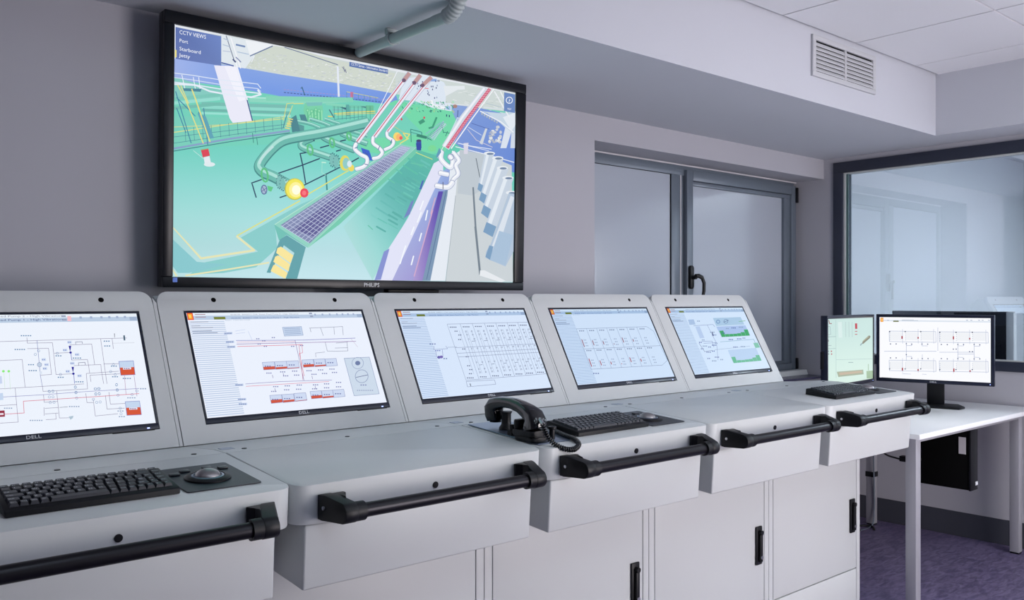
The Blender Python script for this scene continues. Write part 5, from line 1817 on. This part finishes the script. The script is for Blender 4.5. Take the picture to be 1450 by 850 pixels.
    arm('B', (545, 372), (330, 640), 4.6, 1.2); arm('B', (492, 362), (270, 660), 5.2, 1.3); arm('B', (440, 352), (188, 685), 5.8, 1.5)
    for a, b_ in (((440, 352), (412, 388)), ((492, 362), (462, 400)), ((545, 372), (502, 412))):
        Ln(T('B', a, b_), 5.6, (190, 150, 150)); s.ell(T1('B', *b_), 2.8, 2.8, (110, 84, 110))
    Ln(T('B', (812, 428), (700, 570), (612, 712)), 11.5, (206, 214, 226)); Ln(T('B', (800, 425), (690, 570), (605, 705)), 3.0, (236, 238, 246)); Ln(T('B', (826, 428), (712, 580), (620, 712)), 4.6, (208, 84, 116))
    for i in range(30):
        f = i / 30
        x, y = 826 + (620 - 826) * f, 428 + (712 - 428) * f
        Ln(T('B', (x - 8, y + 2), (x + 6, y - 2)), .5, (240, 220, 228))
    Ln(T('B', (845, 430), (735, 580), (640, 715)), 1.6, (238, 240, 246))

    def elbow(z, pts, w=5.2):
        q = smooth2(T(z, *pts))
        Ln(q, w + 1.1, (120, 134, 176)); Ln(q, w, (228, 232, 242)); Ln([(a - .4, b_ - .9) for a, b_ in q], w * .35, (246, 247, 250))
    P(T('B', (205, 712), (245, 725), (262, 775), (225, 770)), (50, 90, 200))
    elbow('B', [(182, 692), (176, 718), (205, 745), (232, 760), (234, 785), (215, 805), (180, 815)]); elbow('B', [(264, 660), (264, 690), (292, 712), (308, 735), (290, 758), (262, 764)], 4.6)
    elbow('B', [(330, 638), (334, 660), (362, 680), (352, 705), (318, 722)], 4.2)
    for q in (((175, 715), (190, 708)), ((225, 735), (240, 750)), ((222, 790), (240, 795)), ((295, 705), (288, 722)), ((355, 672), (348, 690))):
        Ln(T('B', *q), 1.0, (60, 84, 150))
    s.ell(T1('B', 158, 810), 3.6, 4.2, (236, 214, 90)); s.ell(T1('B', 128, 785), 7, 10.2, (222, 214, 90)); s.ell(T1('B', 134, 787), 5, 8, (140, 200, 196)); s.ell(T1('B', 150, 790), 3.4, 4.6, (214, 232, 240))
    elbow('D', [(492, 118), (488, 150), (505, 175), (535, 195), (545, 165), (530, 140)], 6.5); elbow('D', [(545, 120), (575, 160), (560, 185), (572, 225), (550, 250), (540, 270)], 5.4)
    elbow('D', [(480, 220), (525, 230)], 6.2); elbow('D', [(462, 282), (520, 290), (545, 265)], 7); Ln(T('D', (498, 265), (498, 300)), 1.0, (90, 90, 110)); s.ring(T1('D', 535, 145), 5, 1.2, (150, 160, 190))
    Ln(T('D', (470, 150), (540, 20)), .8, (232, 238, 246)); P(T('D', (470, 150), (490, 120), (480, 100), (465, 140)), (92, 150, 180))

    # on-screen menus
    MB_ = (96, 118, 178)
    s.shade(T('A', (163, 131), (383, 176), (383, 318), (163, 284)), [(92, 112, 172), (110, 134, 196), (104, 126, 184), (98, 116, 178)])
    P(T('A', (159, 118), (163, 119), (163, 285), (159, 284)), (236, 240, 252)); P(T('A', (160, 240), (168, 242), (168, 278), (160, 276)), (238, 226, 130))
    W_ = (245, 248, 255)
    s.text('CCTV VIEWS', T1('A', 181, 164), 0.0165, W_, 0.080)
    s.text('Port', T1('A', 181, 204), 0.0155, W_, 0.026); s.text('Starboard', T1('A', 181, 243), 0.0155, W_, 0.064); s.text('Jetty', T1('A', 181, 274), 0.0155, W_, 0.032)
    P(T('F', (800, 66), (1264, 158), (1262, 212), (798, 122)), (84, 112, 172)); s.text('CCTV Series - Information Standard', T1('F', 820, 108), 0.0125, W_, 0.143)
    P(T('G', (1226, 290), (1336, 312), (1334, 498), (1224, 478)), (104, 134, 190)); s.ring(T1('G', 1278, 370), 4.9, 1.0, W_, 24); s.text('?', T1('G', 1266, 392), 0.020, W_, 0.0105); s.text('HELP', T1('G', 1258, 462), 0.010, W_, 0.0195)
    s.build('screen', tv)


tv_picture()

# ================================================================== THE WHITE TABLE IN THE CORNER
TZP = -0.560
t_ = root('table', (4.33, 2.09, FZ), 'white rectangular table with grey metal legs in the corner by the glass', 'table')
tx0_, tx1_, ty0_, ty1_ = 3.655, 5.025, 1.655, 2.60
b = MB(); b.box(tx0_, tx1_, ty0_, ty1_, TZP - 0.022, TZP, 0.002)
b.build('table_top', M['table'], parent=t_)
b = MB()
for y in (1.715, 2.50):
    b.box(3.765, 4.908, y, y + 0.030, TZP - 0.052, TZP - 0.0225, 0.001)
for x in (3.73, 4.925):
    b.box(x, x + 0.025, 1.746, 2.50, TZP - 0.052, TZP - 0.0225, 0.001)
b.build('under_frame', M['leg'], parent=t_)
for x, y in ((3.720, 1.700), (4.909, 1.715), (3.720, 2.488), (4.905, 2.488)):
    b = MB(); b.box(x, x + 0.046, y, y + 0.046, FZ + 0.008, TZP - 0.0225, 0.003)
    l_ = b.build('leg', M['leg'], parent=t_)
    b = MB(); b.box(x + 0.003, x + 0.043, y + 0.003, y + 0.043, FZ, FZ + 0.0078)
    b.build('foot', M['black'], parent=l_)
    if y > 2 and x > 4:
        for z in (-0.78, -1.03):
            b = MB(); b.box(x - 0.003, x + 0.049, y - 0.003, y + 0.049, z, z + 0.03, 0.002)
            b.build('cable_strap', M['black'], parent=l_)
LEGX, LEGY = 4.905, 2.488


def table_monitor(name_, O, ang, w, h, label, side=False):
    # O: middle of the lower edge of the front face; ang: direction of the face's x axis
    r = root('desk_monitor', (O[0], O[1], TZP), label, 'monitor', rot=(0, 0, ang), local=True)
    z0 = O[2] - TZP
    hw = w / 2
    b = MB()
    s0, s1, s2 = (0.010 if side else 0.016), 0.019, 0.016
    d = -0.004
    b.box(-hw, hw, 0.0005, 0.030, z0, z0 + h, 0.002)
    b.box(-hw, hw, d, 0.002, z0, z0 + s1, 0.001); b.box(-hw, hw, d, 0.002, z0 + h - s2, z0 + h, 0.001)
    b.box(-hw, -hw + s0, d, 0.002, z0 + s1, z0 + h - s2, 0.001); b.box(hw - s0, hw, d, 0.002, z0 + s1, z0 + h - s2, 0.001)
    b.build('bezel', M['bezel'], parent=r)
    b = MB(); b.box(-hw * .62, hw * .62, 0.0305, 0.055, z0 + 0.06, z0 + h - 0.07, 0.01)
    b.build('rear_cover', M['black'], parent=r)
    b = MB(); b.box(-0.042, 0.042, 0.056, 0.072, 0.0125, z0 + 0.18, 0.004)
    b.build('stand', M['black'], parent=r)
    b = MB()
    b.prism([(-0.13, -0.045), (0.13, -0.045), (0.145, 0.02), (0.10, 0.125), (-0.10, 0.125), (-0.145, 0.02)], 'z', 0.0002, 0.012, 0.003)
    b.build('base', M['black'], parent=r)
    b = MB(); add_text(b, 'DELL', lambda x, z: (-0.017 + x, d - 0.0004, z0 + 0.0050 + z), 0.0115, 0.034)
    b.build('lettering', M['logo'], parent=r, smooth=False)
    b = MB(); b.box(hw - 0.02, hw - 0.016, d - 0.0006, d - 0.0001, z0 + 0.008, z0 + 0.011)
    b.build('power_light', M['led'], parent=r)
    if side:
        b = MB(); b.box(-hw - 0.010, -hw - 0.0002, 0.012, 0.028, z0 + 0.10, z0 + 0.185, 0.002)
        b.build('side_socket_block', M['black'], parent=r)
    c, s_ = math.cos(ang), math.sin(ang)
    rect = (-hw + s0, hw - s0, z0 + s1, z0 + h - s2)
    pm = plane_map((O[0], O[1], TZP), (c, s_, 0), (0, 0, 1))
    return r, pm, rect


rx0, ry0, rx1, ry1 = 4.575, 2.304, 4.705, 1.757
r_ang = math.atan2(ry1 - ry0, rx1 - rx0)
r, pm, rect = table_monitor('R', ((rx0 + rx1) / 2, (ry0 + ry1) / 2, -0.436), r_ang, math.hypot(rx1 - rx0, ry1 - ry0), 0.360,
                            'wide monitor on the white table showing a white diagram with small red bars')
s = Ink(pm, (1, 1, 1), rect)
x0, x1, z0, z1 = rect
s.local([(x0, z0), (x1, z0), (x1, z1), (x0, z1)], (250, 251, 255))
s.local([(x0, z1 - .022), (x1, z1 - .022), (x1, z1 - .014), (x0, z1 - .014)], (222, 230, 240))
s.poly(T('R', (84, 100), (104, 100), (104, 130), (84, 130)), (240, 150, 50)); s.poly(T('R', (90, 105), (99, 105), (99, 126), (90, 126)), (250, 205, 110))
s.poly(T('R', (174, 121), (213, 121), (213, 130), (174, 130)), (112, 120, 70)); s.line(T('R', (235, 120), (350, 121)), .8, (185, 195, 210)); s.line(T('R', (235, 115), (320, 115)), .6, (200, 205, 215))
for x in (130, 690, 720, 775, 800, 845):
    s.line(T('R', (x, 118), (x + 14, 119)), 1.0, (180, 190, 210))
LG = (168, 180, 205)
for x, y, w in ((145, 195, 330), (500, 200, 345)):
    for yy in (0, 206):
        s.line(T('R', (x, y + yy), (x + w, y + yy + 4), (x + w + 2, y + yy + 80), (x + 2, y + yy + 74), (x, y + yy)), .6, LG)
        for i in range(3):
            xx = x + i * w / 3
            s.poly(T('R', (xx + 5, y + yy + 6), (xx + w / 3 - 12, y + yy + 8), (xx + w / 3 - 12, y + yy + 66), (xx + 5, y + yy + 64)), (240, 242, 246))
            s.ell(T1('R', xx + 4, y + yy + (4 if yy == 0 else 62)), 1.0, 1.0, (90, 95, 115))
            s.line(T('R', (xx + w / 3 - 15, y + yy - 14), (xx + w / 3 - 14, y + yy + 88)), .5, (170, 180, 205))
            for q in (0, 16, 32, 48):
                s.line(T('R', (xx + 3, y + yy + 20 + q * .9), (xx + 9, y + yy + 20 + q * .9)), .6, (160, 170, 190))
for x, y0_, y1_ in ((236, 230, 250), (350, 237, 249), (600, 232, 254), (715, 243, 255), (239, 455, 475), (350, 464, 477), (603, 460, 484), (718, 473, 484)):
    s.poly(T('R', (x - 4, y0_), (x + 5, y0_), (x + 5, y1_), (x - 4, y1_)), (168, 44, 58))
for q in (((267, 275), (267, 405)), ((632, 275), (632, 405)), ((747, 275), (747, 405)), ((632, 345), (745, 345)), ((632, 358), (745, 358)), ((120, 338), (480, 338)), ((500, 345), (745, 345)), ((490, 170), (490, 335)),
          ((267, 298), (305, 298), (305, 280)), ((632, 300), (672, 300), (672, 284)), ((747, 302), (787, 302), (787, 288)), ((267, 375), (305, 375), (305, 392)), ((632, 380), (672, 382)), ((747, 380), (787, 382)), ((378, 270), (378, 300), (418, 300)),
          ((380, 360), (380, 400)), ((110, 338), (122, 338))):
    s.line(T('R', *q), .55, (160, 172, 202))
for x, y in ((155, 286), (195, 286), (267, 285), (305, 288), (378, 287), (418, 288), (515, 290), (557, 291), (632, 290), (672, 290), (747, 290), (787, 292), (600, 323), (620, 323), (715, 341), (735, 341), (155, 385), (195, 385),
             (267, 362), (305, 388), (380, 390), (421, 390), (515, 390), (557, 392), (632, 390), (672, 392), (747, 392), (787, 392)):
    s.ell(T1('R', x, y), .9, .9, (110, 118, 145))
s.poly(T('R', (92, 522), (160, 526), (160, 536), (92, 532)), (60, 70, 80)); s.poly(T('R', (120, 526), (135, 527), (135, 533), (120, 532)), (230, 235, 240))
s.line(T('R', (238, 497), (300, 500)), .5, LG); s.line(T('R', (378, 500), (410, 502)), .5, LG)
s.build('screen', r)

lx0, ly0, lx1, ly1 = 3.905, 2.215, 4.505, 2.285
l_ang = math.atan2(ly1 - ly0, lx1 - lx0)
r, pm, rect = table_monitor('L', ((lx0 + lx1) / 2, (ly0 + ly1) / 2, -0.436), l_ang, math.hypot(lx1 - lx0, ly1 - ly0), 0.360,
                            'monitor in the table corner with a pale green ship map, turned sideways', side=True)
s = Ink(pm, (0.90, 1.0, 0.97), rect)
x0, x1, z0, z1 = rect
s.local([(x0, z0), (x1, z0), (x1, z1), (x0, z1)], (206, 224, 222))
s.shade([(1160, 470), (1245, 470), (1245, 560), (1160, 560)], [(206, 224, 222), (206, 224, 222), (228, 240, 232), (228, 240, 232)])
s.line(T('Q', (115, 140), (575, 132)), .8, (190, 205, 208)); s.line(T('Q', (220, 150), (222, 690)), .5, (178, 196, 198)); s.line(T('Q', (222, 520), (575, 510)), .5, (178, 196, 198))
s.line(T('Q', (125, 310), (218, 306)), .6, (150, 170, 175)); s.line(T('Q', (130, 420), (218, 416)), .6, (160, 180, 185)); s.line(T('Q', (135, 390), (180, 388)), .8, (170, 185, 190))
s.line(T('Q', (155, 155), (160, 185), (180, 185)), 1.0, (150, 60, 70)); s.line(T('Q', (135, 215), (165, 213), (172, 285), (140, 290)), .5, (150, 165, 175)); s.line(T('Q', (148, 335), (150, 352)), 1.2, (110, 90, 110))
for x, y in ((178, 442), (180, 468), (150, 442), (152, 468)):
    s.ell(T1('Q', x, y), 1.0, 1.0, (190, 90, 100) if x > 170 else (150, 165, 170))
for x in (245, 275, 310, 340, 370):
    s.line(T('Q', (x, 170), (x + 2, 310)), .9 if x > 300 else .6, (190, 206, 206))
s.poly(T('Q', (238, 172), (275, 170), (280, 315), (245, 318)), (222, 232, 232))
s.poly(T('Q', (396, 184), (416, 183), (418, 234), (398, 236)), (196, 40, 60))
for y in (255, 283):
    s.poly(T('Q', (396, y), (418, y - 1), (418, y + 5), (396, y + 6)), (196, 40, 60))
s.poly(T('Q', (525, 296), (540, 300), (535, 320), (470, 375), (462, 368), (470, 345)), (134, 128, 112)); s.line(T('Q', (470, 350), (525, 306)), .9, (190, 180, 150)); s.line(T('Q', (462, 368), (445, 388)), 1.6, (150, 170, 180))
s.poly(T('Q', (228, 632), (472, 612), (476, 655), (242, 680)), (176, 178, 158)); s.poly(T('Q', (250, 640), (460, 622), (462, 640), (252, 664)), (206, 180, 160))
s.poly(T('Q', (502, 625), (572, 618), (575, 690), (505, 694)), (170, 190, 160)); s.line(T('Q', (520, 560), (520, 620)), 1.2, (180, 200, 180)); s.line(T('Q', (335, 545), (380, 545)), .8, (150, 170, 175))
s.build('screen', r)

# ------------------------------------------------------------------ computer slung under the table, cables
pc = root('computer', (4.39, 1.89, -0.905), 'black desktop computer slung under the white table', 'computer')
b = MB(); b.box(4.353, 4.427, 1.740, 2.035, -0.905, -0.615, 0.002)
b.build('case', M['hole'], parent=pc)
b = MB(); b.box(4.349, 4.431, 1.728, 1.7395, -0.908, -0.612, 0.004)
b.build('front_bezel', M['black'], parent=pc)
b = MB(); b.box(4.3515, 4.3528, 1.752, 1.785, -0.735, -0.655)
b.build('label_sticker', M['label'], parent=pc, label='white paper sticker')
b = MB()
b.box(4.348, 4.432, 1.80, 1.83, TZP - 0.054, -0.6125); b.box(4.348, 4.432, 1.95, 1.98, TZP - 0.054, -0.6125)
b.build('hanger', M['black'], parent=pc)
b = MB(); b.box(4.40, 4.425, 1.7262, 1.7279, -0.885, -0.868)
b.build('badge', M['logo'], parent=pc)


def cable(name_, pts, r_, label, m='black'):
    b = MB()
    b.tube(catmull(pts, 10), r_, 10)
    o = b.build(name_, M[m], o=pts[0])
    return tag(o, label, 'cable')


cable('power_cable', [(4.36, 2.037, -0.80), (4.36, 2.09, -0.80), (4.42, 2.19, -0.79), (4.55, 2.32, -0.72), (4.62, 2.40, -0.62), (4.65, 2.43, -0.5885)], 0.0045, 'black power cable sagging from the computer under the table')
b = MB(); b.box(4.352, 4.392, 2.036, 2.075, -0.813, -0.785, 0.004)
tag(b.build('power_plug', M['black'], o=(4.37, 2.05, -0.81)), 'black plug in the rear of the computer under the table', 'plug')
cable('monitor_cable', [(4.30, 2.30, -0.586), (4.40, 2.34, -0.625), (4.55, 2.36, -0.64), (4.70, 2.38, -0.625), (4.80, 2.42, -0.586)], 0.004, 'thin black cable looped close under the table top')
cable('grey_cable', [(LEGX - 0.006, LEGY - 0.006, -0.62), (LEGX - 0.020, LEGY - 0.010, -0.85), (LEGX - 0.010, LEGY - 0.008, -1.03), (LEGX - 0.007, LEGY - 0.007, -1.22), (LEGX - 0.05, LEGY - 0.01, FZ + 0.005), (LEGX - 0.25, LEGY + 0.0, FZ + 0.005)],
      0.004, 'grey cable strapped to the rear table leg', 'alu')
cable('floor_cable', [(4.55, 2.52, FZ + 0.006), (4.70, 2.47, FZ + 0.006), (4.80, 2.53, FZ + 0.006), (4.86, 2.48, FZ + 0.006), (4.80, 2.43, FZ + 0.006)], 0.006, 'black cable curled on the floor by the rear table leg')

# display standing in the next room, its dark back to the glass
r = root('rear_facing_display', (5.36, 2.24, -0.60), 'black back of a display standing in the next room, close behind the glass', 'display')
b = MB(); b.box(5.32, 5.36, 1.925, 2.58, -0.52, -0.066, 0.004)
b.build('casing', M['tvbezel'], parent=r)
b = MB(); b.box(5.318, 5.362, 1.885, 1.9245, -0.52, -0.068, 0.003)
b.build('side_trim', M['vent'], parent=r)
b = MB(); b.box(5.33, 5.35, 2.20, 2.30, -0.60, -0.5205); b.box(5.25, 5.43, 2.10, 2.40, -0.612, -0.6002)
b.build('stand', M['black'], parent=r)
r2 = root('table', (5.9, 2.0, FZ), 'white table in the next room, behind the glass partition', 'table')
b = MB(); b.box(5.20, 6.4, 1.2, 2.85, -0.64, -0.6125, 0.002)
b.build('table_top', M['table'], parent=r2)
for x in (5.22, 6.33):
    for y in (1.22, 2.78):
        b = MB(); b.box(x, x + 0.05, y, y + 0.05, FZ, -0.6405)
        b.build('leg', M['leg'], parent=r2)
